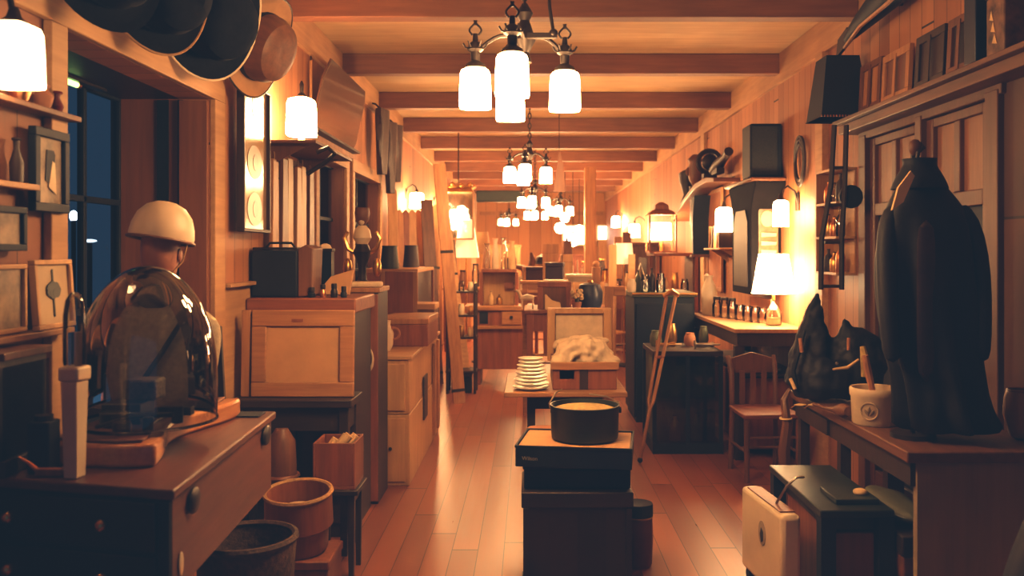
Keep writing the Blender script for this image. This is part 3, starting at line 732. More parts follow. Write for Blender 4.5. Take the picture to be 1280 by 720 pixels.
# bits along cabinet top
for i, (px, r_, h_, m_, lb) in enumerate(((390, .022, .03, blackg, 'low black ink pot on the cabinet top edge beside the radio'), (404, .018, .045, copper, 'small copper cup on the cabinet top beside the radio'),
                                  (418, .02, .05, iron, 'dark small pot in front of the slanted tan book'), (430, .018, .035, black, 'little black tin in front of the slanted book, rightmost'))):
    jar((X(px, 4.84), 4.835, CZ), r_, h_, m_, lb, 'pot', 'small_pot', lid=iron)
o = T('narrow_bookcase', 'narrow dark upright bookcase end right of the tall cabinet', 'bookcase', (-1.06, 5.58, 0))
M().b2(-.14, .13, -.17, .19, 0, 1.30).build('case', dark, o, bevel=.005)
M().b2(-.15, .14, -.18, .2, 1.301, 1.33).build('top', oak, o, bevel=.004)
M().b2(.075, .129, -.186, -.171, .02, 1.29).build('front_stile', red, o, bevel=.003)
for py, px in ((532, 453), (600, 452)): M().cyl((X(px, 5.4)+1.06, -.195, Z(py, 5.4)), (X(px, 5.4)+1.06, -.17, Z(py, 5.4)), .014).build('knob', paper, o)
o = M().b2(-.13, .13, -.06, .06, 0, .035).build('folded_cloth', cream2, None, bevel=.012); o.location = (-1.05, 5.48, 1.331); tag(o, 'folded cream cloth on the narrow bookcase', 'cloth')
# ornate figurine lamp
t = T('ornate_figurine', 'ornate brass and cream figurine column standing on the narrow bookcase', 'figurine', (-1.08, 5.68, 1.331))
M().lathe([(.055, 0), (.06, .015), (.03, .04), (.025, .12), (.045, .18), (.06, .22), (.035, .27)], seg=18).build('base', iron, t)
M().lathe([(.035, .27), (.06, .31), (.05, .36), (.025, .39)], seg=18).build('cream_body', cream, t)
for s in (-1, 1): M().tube([(s*.03, 0, .2), (s*.09, 0, .24), (s*.115, 0, .31), (s*.09, 0, .35)], [.012, .016, .014, .01], 8).sph((s*.095, 0, .12), (.03, .03, .06)).build('arm', brass, t)
M().lathe([(.02, .39), (.045, .43), (.05, .47), (.045, .50), (.048, .505)], seg=14).build('crown', brown, t)
M().sph((0, -.02, .42), (.022, .02, .028)).build('face', cream, t)

# ------------------------------------------------------------------ poster, rack of boards, shelf lamp, big mirror
def poster_art(t, w, h, y):
    for k, z in enumerate((-.02, -.27)):
        a = M().prism([(w*.27*math.cos(q), z+.09*math.sin(q)) for q in [2*math.pi*i/24 for i in range(24)]], 'y', y-.0015, y).build('printed_oval', plain('oval_ink', (.17, .085, .04), .3, var=.2), t)
        M().prism([(w*.1*math.cos(q)+.01, z+.045*math.sin(q)) for q in [2*math.pi*i/16 for i in range(16)]], 'y', y-.003, y-.0016).build('printed_face', plain('oval_ink_dark', (.10, .045, .022), .3, var=.3), a)
    M().prism([(w*.1*math.cos(q), .28+.06*math.sin(q)) for q in [2*math.pi*i/16 for i in range(16)]], 'y', y-.0015, y).build('printed_curl', plain('oval_ink', (.4, .22, .11), .3), t)
frame('poster', 'tall glazed cream poster with two brown ovals beside the left window', 'poster', (XL+.055, 4.72, Z(198, 4.7)), .46, .79, '+x', dark, print_m, .018, .04, art=poster_art)
wall_shelf('carved dark shelf above the rack of hanging boards, carrying a lamp', XL+.001, -1.22, 5.02, 6.05, 2.19, brown)
t = T('board_rack', 'rail under the lamp shelf from which old wooden boards hang', 'rack', (XL+.06, 5.5, 2.12))
M().b2(-.055, -.03, -.5, .5, -.02, .02).build('rail', brown, t); M().tube([(.27, -.46, .0), (.33, -.44, .03), (.36, -.40, -.0), (.3, -.38, -.05), (.2, -.40, -.12)], .014, 7).build('iron_scroll', iron, t)
cols = [oak, brown, pale, oak, pale, brown]
labs = ['leftmost wide oak board hanging under the lamp shelf', 'second hanging board, dark and narrow, under the lamp shelf', 'third hanging board, pale with a rounded foot, under the lamp shelf',
        'fourth hanging board, oak, under the lamp shelf', 'fifth hanging board, weathered pale, under the lamp shelf', 'last dark hanging board beside the dark window']
for i in range(6):
    y = 5.13+i*.16
    t = T('hanging_board', labs[i], 'board', (XL+.06+.012*(i % 2), y, 1.46+.02*(i % 3)))
    L = .63
    M().prism([(-.07, .0+.02*(i % 2)), (-.03, -.0), (.03, 0), (.07, .02), (.065, L*.5), (.05, L), (-.05, L), (-.06, L*.4)], 'x', -.012, .012).build('board_body', cols[i], t, bevel=.004)
    M().tube([(0, 0, L-.02), (.0, .01, L+.03), (0, 0, L+.045)], .004, 5).build('cord', ropem, t)
t = T('table_lamp', 'lit glass lamp standing on the dark carved shelf on the left wall', 'lamp', (X(377, 5.25), 5.25, 2.191))
M().lathe([(.06, 0), (.062, .012), (.02, .022), (.016, .05)], seg=20).build('base', paper, t)
add_shade(t, (0, 0, .052), .09, .225)
M().lathe([(.03, .275), (.034, .285), (.012, .31), (.014, .36), (.004, .38)], seg=14).build('finial', iron, t)
t = T('hanging_rod', 'thin pale rod with a knob hanging on the wall above the shelf lamp', 'rod', (XL+.03, wl(392)-.2, 2.6))
M().cyl((0, 0, 0), (0, 0, .28), .01).sph((0, 0, -.01), .018).build('rod_body', oak, t); M().torus((0, 0, .295), .016, .004, 'x', 12).build('ring', iron, t)
# big tilted mirror with rounded corners
t = T('wall_mirror', 'long frameless mirror with cut corners tilted out above the windows', 'mirror', (XL+.035, 6.85, 2.43), rot=(12, 0, 90))
hw, hh = .72, .50
pm = [(-hw+.06, 0), (hw-.06, .0), (hw, .06), (hw, hh-.08), (hw-.08, hh), (-hw+.12, hh), (-hw, hh-.16), (-hw, .06)]
M().prism(pm, 'y', -.012, -.004).build('glass', mirrorm, t, smooth=False)
M().prism([(x*1.012, (z-hh/2)*1.02+hh/2) for x, z in pm], 'y', -.0035, .006).build('back_board', brown, t)
wall_shelf('thin dark ledge under the long tilted mirror', XL+.001, XL+.07, 6.1, 7.7, 2.425, darkx, 'wall_ledge', brk=False)
# dark leather harness pieces hanging high on the left wall
for i, (y, z0, L, wd, lb) in enumerate(((8.5, 2.3, .62, .16, 'nearest dark leather chap hanging high on the left wall beyond the mirror'), (9.0, 2.15, .72, .12, 'middle dark leather chap hanging high on the left wall'), (9.42, 2.3, .6, .14, 'farthest dark leather chap hanging high on the left wall'))):
    t = T('leather_chaps', lb, 'leather gear', (XL+.12, y, z0))
    mm = M(); rings = []
    for k in range(9):
        q = k/8; rings.append([((.045+.02*q)*math.cos(a)*(1+.2*math.sin(3*a+i)), wd*(.35+.65*math.sin(min(1, q*1.3)*1.5))*math.sin(a)*(1+.12*math.sin(5*a+k)), L*q) for a in [2*math.pi*j/20 for j in range(20)]])
    mm.ring_loft(rings).build('leather_body', plain('old_leather', (.05, .028, .02), .5, bmp=.3, scale=15), t)
    M().tube([(0, 0, L), (-.06, 0, L+.06), (-.115, 0, L+.07)], .01, 6).build('hanging_strap', iron, t)

# ------------------------------------------------------------------ pale cupboards along the left aisle
t = T('pale_cupboard', 'long pale pine cupboard run on the left of the aisle', 'cupboard', (-1.0, 6.74, 0))
xr = .206
M().b2(-.3, xr, -.91, .92, 0, .47).build('lower_case', pale, t, bevel=.006)
M().b2(-.3, xr-.004, -.905, .92, .474, .835).build('upper_case', pale, t, bevel=.006)
M().b2(-.31, xr+.015, -.925, .93, .836, .862).build('top', palex, t, bevel=.005)
M().b2(-.02, xr-.03, -.925, -.9105, .03, .45).build('door', pale, t, bevel=.004); M().b2(-.02, xr-.03, -.925, -.906, .5, .81).build('door', pale, t, bevel=.004)
M().sph((.08, -.932, .25), .012).build('knob', iron, t)
M().b2(xr+.0005, xr+.012, -.2, .02, .3, .62).build('side_vent', dark, t)
for y in (.45, .75): M().b2(xr+.0005, xr+.02, y, y+.1, .05, .80).build('side_stile', oak, t)
t = T('slant_lid_box', 'wooden slant-lidded box on the pale cupboard', 'box', (-.93, 6.6, .863))
M().b2(-.16, .19, -.2, .5, 0, .16).build('body', red, t, bevel=.006)
M().prism([(-.2, .161), (.5, .161), (.5, .20), (-.12, .215), (-.2, .20)], 'x', -.165, .195).build('lid', oak, t, bevel=.005)
t = T('upright_board', 'big plain reddish wooden panel standing upright on the pale cupboard', 'panel', (X(494, 6.9), 7.15, .863))
M().b2(-.145, .14, -.02, .02, 0, .53).build('board', red, t, bevel=.006)
M().b2(-.15, -.12, -.026, -.0205, 0, .53).b2(.11, .145, -.026, -.0205, 0, .53).build('batten', oak, t)
t = T('pale_jug', 'pale jug lying with curled handle beside the slant-lidded box', 'jug', (X(480, 6.1), 6.12, .863))
M().lathe([(.04, 0), (.06, .04), (.065, .12), (.04, .18), (.045, .21)], seg=18).build('body', cream, t); M().torus((.065, 0, .12), .04, .009, 'y', 14).build('handle', clay, t)
board('pale cream board standing at the front left of the pale cupboard top', (X(478, 6.3)-.01, 6.32, .863), (X(478, 6.3)-.01, 6.34, 1.06), .09, .02, pale, 'small_board', 'board')
# second group behind: box with flowers, dark pots on panels
crate('wooden_crate', 'pale-topped wooden crate behind the slant-lidded box on the cupboard', 'crate', -.98, -.79, 7.3, 7.62, .863, 1.12, brown, palex)
for i, (px, py, Y, r_, h_, m_, lb) in enumerate(((487, 340, 7.85, .085, .2, greend, 'black bucket-like pot on the shelf behind the reddish panel, nearest'), (514, 345, 8.6, .08, .21, plain('slate', (.05, .04, .04), .5), 'dark slate pot on the shelf behind the reddish panel, farther'))):
    vase((X(px, Y), Y, 1.402), [(r_, 0), (r_*1.02, .01), (r_*.8, h_*.9), (r_*.78, h_)], m_, lb, 'pot', 'dark_pot')
t = T('tall_bookshelf', 'tall plain shelf unit against the left wall behind the pale cupboard', 'shelf unit', (-1.2, 8.35, 0))
M().b2(-.3, .22, -.65, .65, 1.37, 1.40).build('top', oak, t); M().b2(-.3, .22, -.65, -.62, 0, 1.369).b2(-.3, .22, .62, .65, 0, 1.369).build('side', red, t)
M().b2(-.29, .2, -.6195, .6195, .1, 1.369).build('back', dark, t)

# leaning skis and planks by the left wall
skis = [(490, 232, 489, 330, 9.2, .10, pale, 'cream painted ski, first of the leaning row under the lit wall lamp'), (499, 262, 497, 345, 9.7, .09, oak, 'oak ski second in the leaning row under the wall lamp'),
        (507, 262, 505, 350, 9.9, .08, red, 'reddish ski third in the leaning row under the wall lamp'), (515, 262, 513, 352, 10.2, .10, pale, 'pale ski fourth in the leaning row under the wall lamp'),
        (523, 262, 524, 360, 10.5, .09, pale, 'pale ski fifth in the leaning row beside the dark plank'), (533, 250, 538, 365, 10.4, .15, brown, 'wide dark plank in the middle of the leaning row'),
        (544, 255, 543, 372, 10.9, .10, pale, 'pale ski right of the wide dark plank'), (549, 205, 566, 415, 9.1, .13, oak, 'longest oak plank leaning toward the aisle'),
        (556, 262, 572, 392, 10.3, .10, palex, 'pale plank behind the longest leaning oak plank'), (563, 300, 570, 398, 10.8, .11, brown, 'short dark plank beneath the glass lantern')]
for a in skis:
    Y = a[4]
    zb = max(0, Z(a[3], Y)) if a[3] > 400 else .0
    bx_ = X(a[2], Y-.1)
    # extend down to the floor along the same line
    tx, tz = X(a[0], Y+.2), Z(a[1], Y+.2); zbv = Z(a[3], Y)
    k = (tz-0)/(tz-zbv); fx = tx+(bx_-tx)*k
    board(a[7], (fx, Y-.1, .0), (tx, Y+.2, tz), a[5], .02, a[6], 'old_ski' if 'ski' in a[7] else 'wooden_plank', 'ski' if 'ski' in a[7] else 'plank', tip=.6 if 'ski' in a[7] else 0, yaw=20)
# glass lantern case hanging
t = T('hanging_lantern', 'tall hanging glass lantern with ornate gilt top and a lit lamp inside', 'lantern', (X(573, 11.6), 11.6, Z(298, 11.6)))
f = M(); a = .21; h = .60
for sx in (-1, 1):
    for sy in (-1, 1): f.b2(sx*a-.012, sx*a+.012, sy*a-.012, sy*a+.012, 0, h)
f.b2(-a, a, -a, a, -.02, 0)
f.build('frame', oak, t)
for s in (-1, 1):
    M().b2(-a+.013, a-.013, s*a-.002, s*a+.002, 0, h).build('pane', GLASS, t); M().b2(s*a-.002, s*a+.002, -a+.013, a-.013, 0, h).build('pane', GLASS, t)
mm = M().lathe([(a*1.42, h), (a*1.2, h+.06), (a*.7, h+.10), (a*.2, h+.13)], seg=4, mat=Matrix.Rotation(R(45), 4, 'Z'))
mm.build('roof', brass, t)
g = M()
g.torus((0, 0, h+.07), a*.95, .02, seg=20)
for k in range(10): q = 2*math.pi*k/10; g.sph((a*.95*math.cos(q), a*.95*math.sin(q), h+.08+.02*(k % 2)), .035, 8)
g.build('gilt_ornament', brass, t)
add_shade(t, (-.03, 0, .12), .1, .26)
M().tube([(0, 0, h+.12), (0, 0, ZC-Z(298, 11.6))], .008, 6).build('cord', iron, t)
M().cyl((-.03, 0, -.0), (-.03, 0, .12), .03).build('lamp_socket', iron, t)

# ------------------------------------------------------------------ CENTRE: trunk, boxes, pot, table
t = T('plank_chest', 'dark plank trunk in the aisle foreground carrying black boxes and a round pot', 'trunk', (X(721, 3.9), 4.03, 0))
a, b = .245, .19
M().b2(-a+.008, a-.008, -b+.008, b-.008, .02, .43).build('body', planks('trunk_planks', (.022, .012, .009), (.036, .019, .013), 'x', 'z', .123, 3, .5, .02, spec=.3), t)
M().b2(-a, a, -b, b, .431, .50).build('lid', darkx, t, bevel=.006)
M().b2(-a, a, -b, b, 0, .019).build('plinth', dark, t)
for s in (-1, 1): M().b2(s*(a-.02)-.012, s*(a-.02)+.012, -b-.004, -b+.0075, .02, .43).build('corner_strip', dark, t)
t = crate('black_box', 'lower matt black box lying on the plank trunk', 'box', X(655, 3.88), X(789, 3.88), 3.9, 4.2, .501, .606, black)
t = T('record_box', 'flat black box with a pale top and small pale lettering, under the round pot', 'box', (X(722, 3.95), 4.02, .607), rz=-8)
a, b = .255, .19
M().b2(-a, a, -b, b, 0, .083).build('tray', blackg, t, bevel=.004)
M().b2(-a+.012, a-.012, -b+.012, b-.012, .0835, .088).build('top_card', tan, t)
lp = M().b2(-a-.002, a+.002, -b-.002, -b+.006, .0835, .094).b2(-a-.002, a+.002, b-.006, b+.002, .0835, .094).b2(-a-.002, -a+.006, -b+.006, b-.006, .0835, .094).b2(a-.006, a+.002, -b+.006, b-.006, .0835, .094)
lp.build('rim', black, t)
cu = bpy.data.curves.new('lettering_curve', 'FONT'); cu.body = 'Wilson'; cu.size = .024; cu.extrude = .0004
cu.materials.append(plain('pale_ink', (.42, .36, .28), .6))
oc = bpy.data.objects.new('lettering_curve', cu); col.objects.link(oc); me = bpy.data.meshes.new_from_object(oc.evaluated_get(bpy.context.evaluated_depsgraph_get())); bpy.data.objects.remove(oc)
o = bpy.data.objects.new('lettering', me); col.objects.link(o); o.parent = t; o.location = (-a+.03, -b-.0006, .03); o.rotation_euler = (R(90), 0, 0)
t = T('cooking_pot', 'round dark green pot with straw top and wire handle on the flat box', 'pot', (X(731, 4.02), 4.03, .697))
M().lathe([(.14, 0), (.152, .008), (.154, .03), (.156, .14), (.160, .146), (.160, .156), (.152, .157), (.148, .14)], seg=40, cap1=False).build('body', greend, t)
M().lathe([(.147, .134), (.12, .143), (.05, .147), (.0, .148)], seg=40, cap0=False).build('straw_top', straw, t)
M().tube([(-.158, 0, .14), (-.163, -.01, .16), (-.13, .06, .20), (-.1, .09, .21)], .0035, 6).tube([(.158, 0, .14), (.16, .03, .16), (.11, .1, .175), (.03, .14, .18)], .0035, 6).build('wire_handle', steel, t)
for s in (-1, 1): M().lathe([(.014, 0), (.014, .01)], (s*.157, 0, .13), 12, mat=Matrix.Rotation(R(90), 4, 'Y')).build('lug', iron, t)
t = T('rolled_blanket', 'rolled reddish blanket beside the pot, just behind the flat box', 'blanket', (X(675, 4.35), 4.36, .5))
M().lathe([(.03, 0), (.05, .005), (.055, .1), (.05, .2), (.03, .205)], (-.07, 0, .14), 18, mat=Matrix.Rotation(R(90), 4, 'Y')).build('roll', clay, t, sub=1)
M().b2(-.1, .12, -.05, .05, 0, .085).build('folded_base', red, t, bevel=.015)
stool_table('low_stool', 'low dark stool just behind the plank trunk', 'stool', X(655, 4.4), X(780, 4.4), 4.27, 4.62, .499, dark, .05, .03, .06)
# barrel by trunk
t = T('small_barrel', 'small red barrel with a dark rim standing right of the plank trunk', 'barrel', (X(798, 4.34), 4.36, 0)); t.scale = (.72, .72, .70)
M().lathe([(.09, 0), (.098, .02), (.105, .2), (.1, .34), (.097, .345)], seg=26).build('staves', plain('barrel_red', (.13, .022, .016), .5), t)
M().lathe([(.102, .346), (.104, .36), (.104, .43), (.1, .44), (.09, .436)], seg=26).build('rim', black, t)
M().torus((0, 0, .35), .104, .006, seg=30).build('hoop', brass, t)
# table with plates and chest
TZ = .755
stool_table('wooden_table', 'small wooden table in the aisle holding stacked plates and an open chest', 'table', X(630, 5.0), X(784, 5.0), 4.98, 5.78, TZ, oakx, .05, .028, .09, dark, .13)
plates = None
for k in range(9):
    r_ = .105 - .004*k
    lb = 'bottom plate of the white stack on the wooden table' if k == 0 else ('top plate of the white stack on the wooden table' if k == 8 else 'white plate in the middle of the stack on the wooden table')
    t = T('plate', lb, 'plate', (X(664, 5.1)+(.003 if k % 2 else -.003), 5.1, TZ+.001+.0205*k), group='white plates stacked on the wooden table')
    M().lathe([(r_*.6, 0), (r_*.62, .003), (r_*.9, .010), (r_, .0155), (r_, .019), (r_*.9, .0165), (r_*.6, .008), (.0, .008)], seg=36, cap1=False).build('dish', white, t)
t = T('linen_chest', 'open wooden chest with raised pale lid, overflowing with white linen, on the wooden table', 'chest', (.318, 5.36, TZ+.001))
def taper(x0, x1, y0, y1, z0, z1, f): return [[(x0*f[0], y0*f[0], z0), (x1*f[0], y0*f[0], z0), (x1*f[0], y1, z0), (x0*f[0], y1, z0)], [(x0, y0, z1), (x1, y0, z1), (x1, y1, z1), (x0, y1, z1)]]
m = M(); a = .185
m.b2(-a, a, -.28, -.262, 0, .15).b2(-a, a, .262, .28, 0, .15).b2(-a, -a+.018, -.262, .262, 0, .15).b2(a-.018, a, -.262, .262, 0, .15).b2(-a+.018, a-.018, -.262, .262, 0, .012)
m.build('body', red, t, bevel=.004)
M().b2(-a-.012, a+.012, -.295, -.2805, .115, .16).build('front_rail', oakx, t, bevel=.004)
M().b2(-.03, .02, -.284, -.2805, .0, .114).build('strap', dark, t)
M().prism([(-.145, -.28), (-.06, -.28), (-.06, -.262), (-.145, -.262)], 'z', .06, .1141).build('label_block', brown, t)
lid = M(); W = .205
lid.b2(-W, W, .30, .315, .10, .435)
lid.b2(-W, -W+.05, .24, .2999, .10, .43).b2(W-.05, W, .24, .2999, .10, .43).b2(-W, W, .255, .2999, .40, .435)
lid.build('lid', pale, t, bevel=.004)
M().b2(-W+.055, W-.055, .285, .299, .12, .395).build('lid_lining', cream2, t)
m = M()
def arch(rad, y, z, r_, n=17, wob=.008):
    return [(rad*math.cos(math.pi*(1-k/(n-1))), y+wob*math.sin(k*1.9), z+rad*.85*math.sin(math.pi*k/(n-1))) for k in range(n)], [r_*(1+.22*math.sin(k*2.3)) for k in range(n)]
for rad, y, z, r_ in ((.145, -.20, .10, .034), (.095, -.225, .10, .016), (.15, -.06, .10, .04), (.13, .05, .10, .045)):
    p_, r2 = arch(rad, y, z, r_); m.tube(p_, r2, 12)
for x, y, z, a_, b_, c_ in ((.02, -.2, .13, .055, .04, .045), (-.15, -.2, .12, .05, .07, .04), (.16, -.16, .12, .05, .09, .035), (0, 0, .13, .15, .22, .06), (-.06, .1, .2, .10, .05, .03), (.09, .12, .21, .09, .05, .03)):
    m.sph((x, y, z), (a_, b_, c_), 16)
o = m.build('white_linen', cream2, None, remesh=.009); o.location = (.322, 5.36, TZ+.03)
dt = bpy.data.textures.new('crumple', 'CLOUDS'); dt.noise_scale = .035
md = o.modifiers.new('d', 'DISPLACE'); md.texture = dt; md.strength = .016
tag(o, 'crumpled heap of white linen spilling over the open chest', 'linen')
o = M().prism([(-.15, .0), (.15, .0), (.14, .06), (.05, .075), (.02, .05), (-.03, .08), (-.13, .06)], 'y', -.03, .03).build('folded_linen', cream2, None, bevel=.02); o.location = (.29, 5.56, .935)
tag(o, 'folded pale cloth upright inside the raised chest lid', 'linen')
# ------------------------------------------------------------------ beyond the table: desk, shelf, chairs
DY = 10.2
t = T('wooden_desk', 'reddish wooden desk with raised top far left of the aisle centre', 'desk', (X(625, DY), DY+.3, 0))
hw = .42
M().b2(-hw, hw, -.3, .3, Z(383, DY)-.05, Z(383, DY)).build('desk_top', oakx, t, bevel=.006)
M().b2(-hw+.12, hw-.1, -.27, .28, Z(462, DY), Z(410, DY)).build('lower_case', red, t, bevel=.006)
M().b2(-hw+.12, hw-.1, -.27, .28, Z(409, DY), Z(384, DY)-.05).build('upper_case', red, t)
M().b2(-hw+.1, hw+.02, -.31, -.2, Z(411, DY), Z(409, DY)+.015).build('shelf_board', oakx, t)
M().b2(-.24, -.14, -.276, -.2705, Z(405, DY), Z(390, DY)).build('dark_opening', black, t)
M().b2(.02, .25, -.285, -.2705, Z(406, DY), Z(389, DY)).build('drawer', oakx, t, bevel=.004)
M().cyl((.13, -.30, Z(397, DY)), (.13, -.285, Z(397, DY)), .02).build('drawer_pull', black, t)
for s in (-1, 1): M().b2(s*.26-.03, s*.26+.03, -.24, .25, 0, Z(463, DY)).build('leg', red, t)
t = T('display_hutch', 'open wooden hutch frame standing on the reddish desk, backed in pale board', 'hutch', (X(623, DY), DY+.32, Z(383, DY)+.001))
hh = Z(337, DY)-Z(383, DY); hw = .21
M().b2(-hw, hw, -.12, .14, hh-.035, hh).build('top', red, t)
for s in (-1, 1): M().b2(s*hw-.018, s*hw+.018, -.12, .14, 0, hh-.036).build('side', red, t)
M().b2(-hw+.02, hw-.02, .12, .138, 0, hh-.037).build('back_panel', pale, t)
M().b2(.06, .17, .06, .118, hh*.45, hh*.62).build('small_drawer', red, t)
for i, (dx, m_, r_, h_, lb) in enumerate(((-.1, paper, .03, .16, 'pale bottle inside the hutch on the reddish desk, left'), (.0, brass, .035, .12, 'brass jar inside the hutch on the reddish desk, right'))):
    bottle((X(623, DY)+dx, DY+.3, Z(383, DY)+.002), r_, h_, m_, lb)
# dark bric-a-brac shelf left of the desk
t = T('dark_whatnot', 'dark open shelf stand with small glassware between skis and the reddish desk', 'shelf', (X(577, 9.7), 9.75, 0))
for z in (.25, .62, .86, 1.12): M().b2(-.17, .17, -.15, .15, z-.02, z).build('shelf_board', dark, t)
for sx in (-1, 1):
    for sy in (-1, 1): M().cyl((sx*.15, sy*.13, 0), (sx*.15, sy*.13, 1.2), .016).build('post', dark, t)
k = 0
for z, nm in ((.62, 'lowest filled'), (.86, 'middle'), (1.12, 'top')):
    for j, ps in ((-1, 'left'), (0, 'centre'), (1, 'right')):
        k += 1
        jar((X(577, 9.7)+j*.1, 9.67, z+.001), .033, (.1, .14, .12)[k % 3], (GLASS, cream, brass, paper)[k % 4], '%s small vessel on the %s shelf of the dark open stand' % (ps, nm), 'vessel', 'small_vessel')
crate('crate', 'dark crate on the floor under the dark open shelf stand', 'crate', X(577, 9.7)-.11, X(577, 9.7)+.11, 9.66, 9.84, 0, .22, black, dark)
# tall brown mirror/chair frames behind the chest lid
def open_frame(label, px0, px1, py0, py1, Y, m, back=None, name='picture_frame'):
    w_, h_ = X(px1, Y)-X(px0, Y), Z(py0, Y)-Z(py1, Y)
    t = T(name, label, 'frame', (X((px0+px1)/2, Y), Y, Z(py1, Y)))
    f = M(); fw = w_*.16
    f.b2(-w_/2, w_/2, -.02, .02, h_-fw, h_).b2(-w_/2, -w_/2+fw, -.02, .02, 0, h_-fw).b2(w_/2-fw, w_/2, -.02, .02, 0, h_-fw)
    f.build('frame', m, t, bevel=.004)
    if back: M().b2(-w_/2+fw, w_/2-fw, .0, .018, 0, h_-fw).build('panel', back, t)
    return t
t = stool_table('side_cupboard', 'brown low side table behind the raised chest lid, loaded with bric-a-brac', 'table', X(655, 7.6), X(762, 7.6), 7.5, 8.3, Z(388, 7.5), red, .06, .03, .15)
SZ = Z(388, 7.5)+.001
def open_chair_back(): pass
chair('wooden chair turned to face the aisle behind the raised chest lid', (X(692, 9.7), 9.7, .0), 180, red, oak, 1.08, .5)
open_frame('small thick wooden frame standing on the side table behind the chest lid', 672, 714, 352, 387.2, 7.7, red, brown)
t = T('paper_card', 'pale card standing in front of the thick wooden frame', 'card', (X(690, 7.6), 7.6, SZ)); M().prism([(-.06, 0), (.08, 0), (.07, .06), (.0, .08), (-.05, .13), (-.06, .13)], 'y', -.004, .004).build('card_body', paper, t); M().b2(-.06, .08, .0041, .04, 0, .01).build('stand', oak, t)
for i, (px, py, Y, w_, h_, rz, m_, lb) in enumerate(((668, 350, 8.6, .17, .13, 5, plain('plum', (.05, .022, .03), .5), 'dark plum box on the stand left of the thick frame'), (694, 349, 8.4, .16, .16, -8, plain('plum2', (.045, .025, .04), .5), 'dark tilted case with pale spine behind the thick frame'))):
    t = T('keepsake_box', lb, 'box', (X(px, Y), Y, Z(py, Y)), rz=rz)
    M().b2(-w_/2, w_/2, -.08, .08, 0, h_*.75).build('body', m_, t, bevel=.005); M().b2(-w_/2-.004, w_/2+.004, -.085, .085, h_*.76, h_).build('lid', m_, t, bevel=.005); M().b2(-w_/2-.03, -w_/2-.005, -.08, .08, 0, h_).build('spine', pale, t)
stool_table('tall_stand', 'tall narrow wooden stand behind the side table holding two dark boxes', 'stand', X(650, 8.2), X(712, 8.2), 8.3, 8.72, Z(350.3, 8.4)-.002, oakx, .05, .03, .06)
# little animal figure (white) on dark shelf
t = T('animal_figurine', 'small cream animal figurine standing left of the thick wooden frame', 'figurine', (X(659, 7.7), 7.7, SZ))
M().tube([(-.06, 0, .09), (0, 0, .1), (.06, 0, .09)], [.02, .03, .025], 10).tube([(-.05, 0, .09), (-.075, 0, .15), (-.1, 0, .16)], [.02, .014, .012], 8).build('body', cream, t)
for sx in (-.045, .05):
    for sy in (-.015, .015): M().cyl((sx, sy, 0), (sx, sy, .09), .007).build('leg', cream, t)
# navy round cushion, flowers
t = T('round_tin', 'round navy tin at the right of the thick wooden frame', 'tin', (X(737, 7.8), 7.75, SZ)); M().lathe([(.09, 0), (.11, .05), (.115, .14), (.09, .21), (.03, .23)], seg=22).build('body', plain('navy_tin', (.02, .03, .06), .35), t); M().lathe([(.03, .23), (.02, .25), (.0, .255)], seg=12).build('knob', brass, t)
t = T('flower_pot', 'small pot of pale dried flowers between the thick frame and the navy tin', 'flower pot', (X(721, 7.62), 7.6, SZ)); M().lathe([(.03, 0), (.042, .06), (.044, .065)], seg=14).build('pot', clay, t)
m = M()
for k in range(12):
    q = k*2.4; m.sph((.04*math.cos(q), .03*math.sin(q), .1+.012*(k % 6)), .02, 8)
m.build('flowers', plain('dried_flower', (.5, .36, .2), .9, var=.5, scale=30), t); M().cyl((0, 0, .06), (0, 0, .1), .02).build('stems', greend, t)
# bright little white stools / birdcage behind
t = stool_table('white_stool', 'small white painted stool standing behind the navy tin', 'stool', X(708, 8.9), X(746, 8.9), 8.9, 9.2, Z(343, 8.9), cream, .03, .03, .05)
chair('pale wooden chair with carved back at centre right behind the table', (X(738, 10.2), 10.2, 0), 0, palex, pale, 1.2, .44)
# L-shaped towel stand + posts
t = T('towel_stand', 'tall reddish wooden stand with an arm, right of the raised chest lid', 'stand', (X(762, 6.9), 6.95, 0))
M().b2(-.035, .035, -.03, .03, .03, Z(358, 6.9)).build('post', oak, t, bevel=.005); M().b2(.036, .13, -.03, .03, Z(370, 6.9), Z(358, 6.9)).build('arm', oakx, t, bevel=.005); M().b2(-.16, .16, -.16, .16, 0, .03).build('foot', red, t, bevel=.005)
t = T('tall_post', 'thick orange wooden post beside the towel stand behind the chest', 'post', (X(752, 7.9), 8.55, 0)); M().b2(-.04, .04, -.04, .04, .04, Z(335, 8)).build('shaft', oak, t, bevel=.006); M().b2(-.08, .08, -.08, .08, 0, .04).build('base', red, t); M().sph((0, 0, Z(335, 8)+.025), .035).build('finial', oak, t)
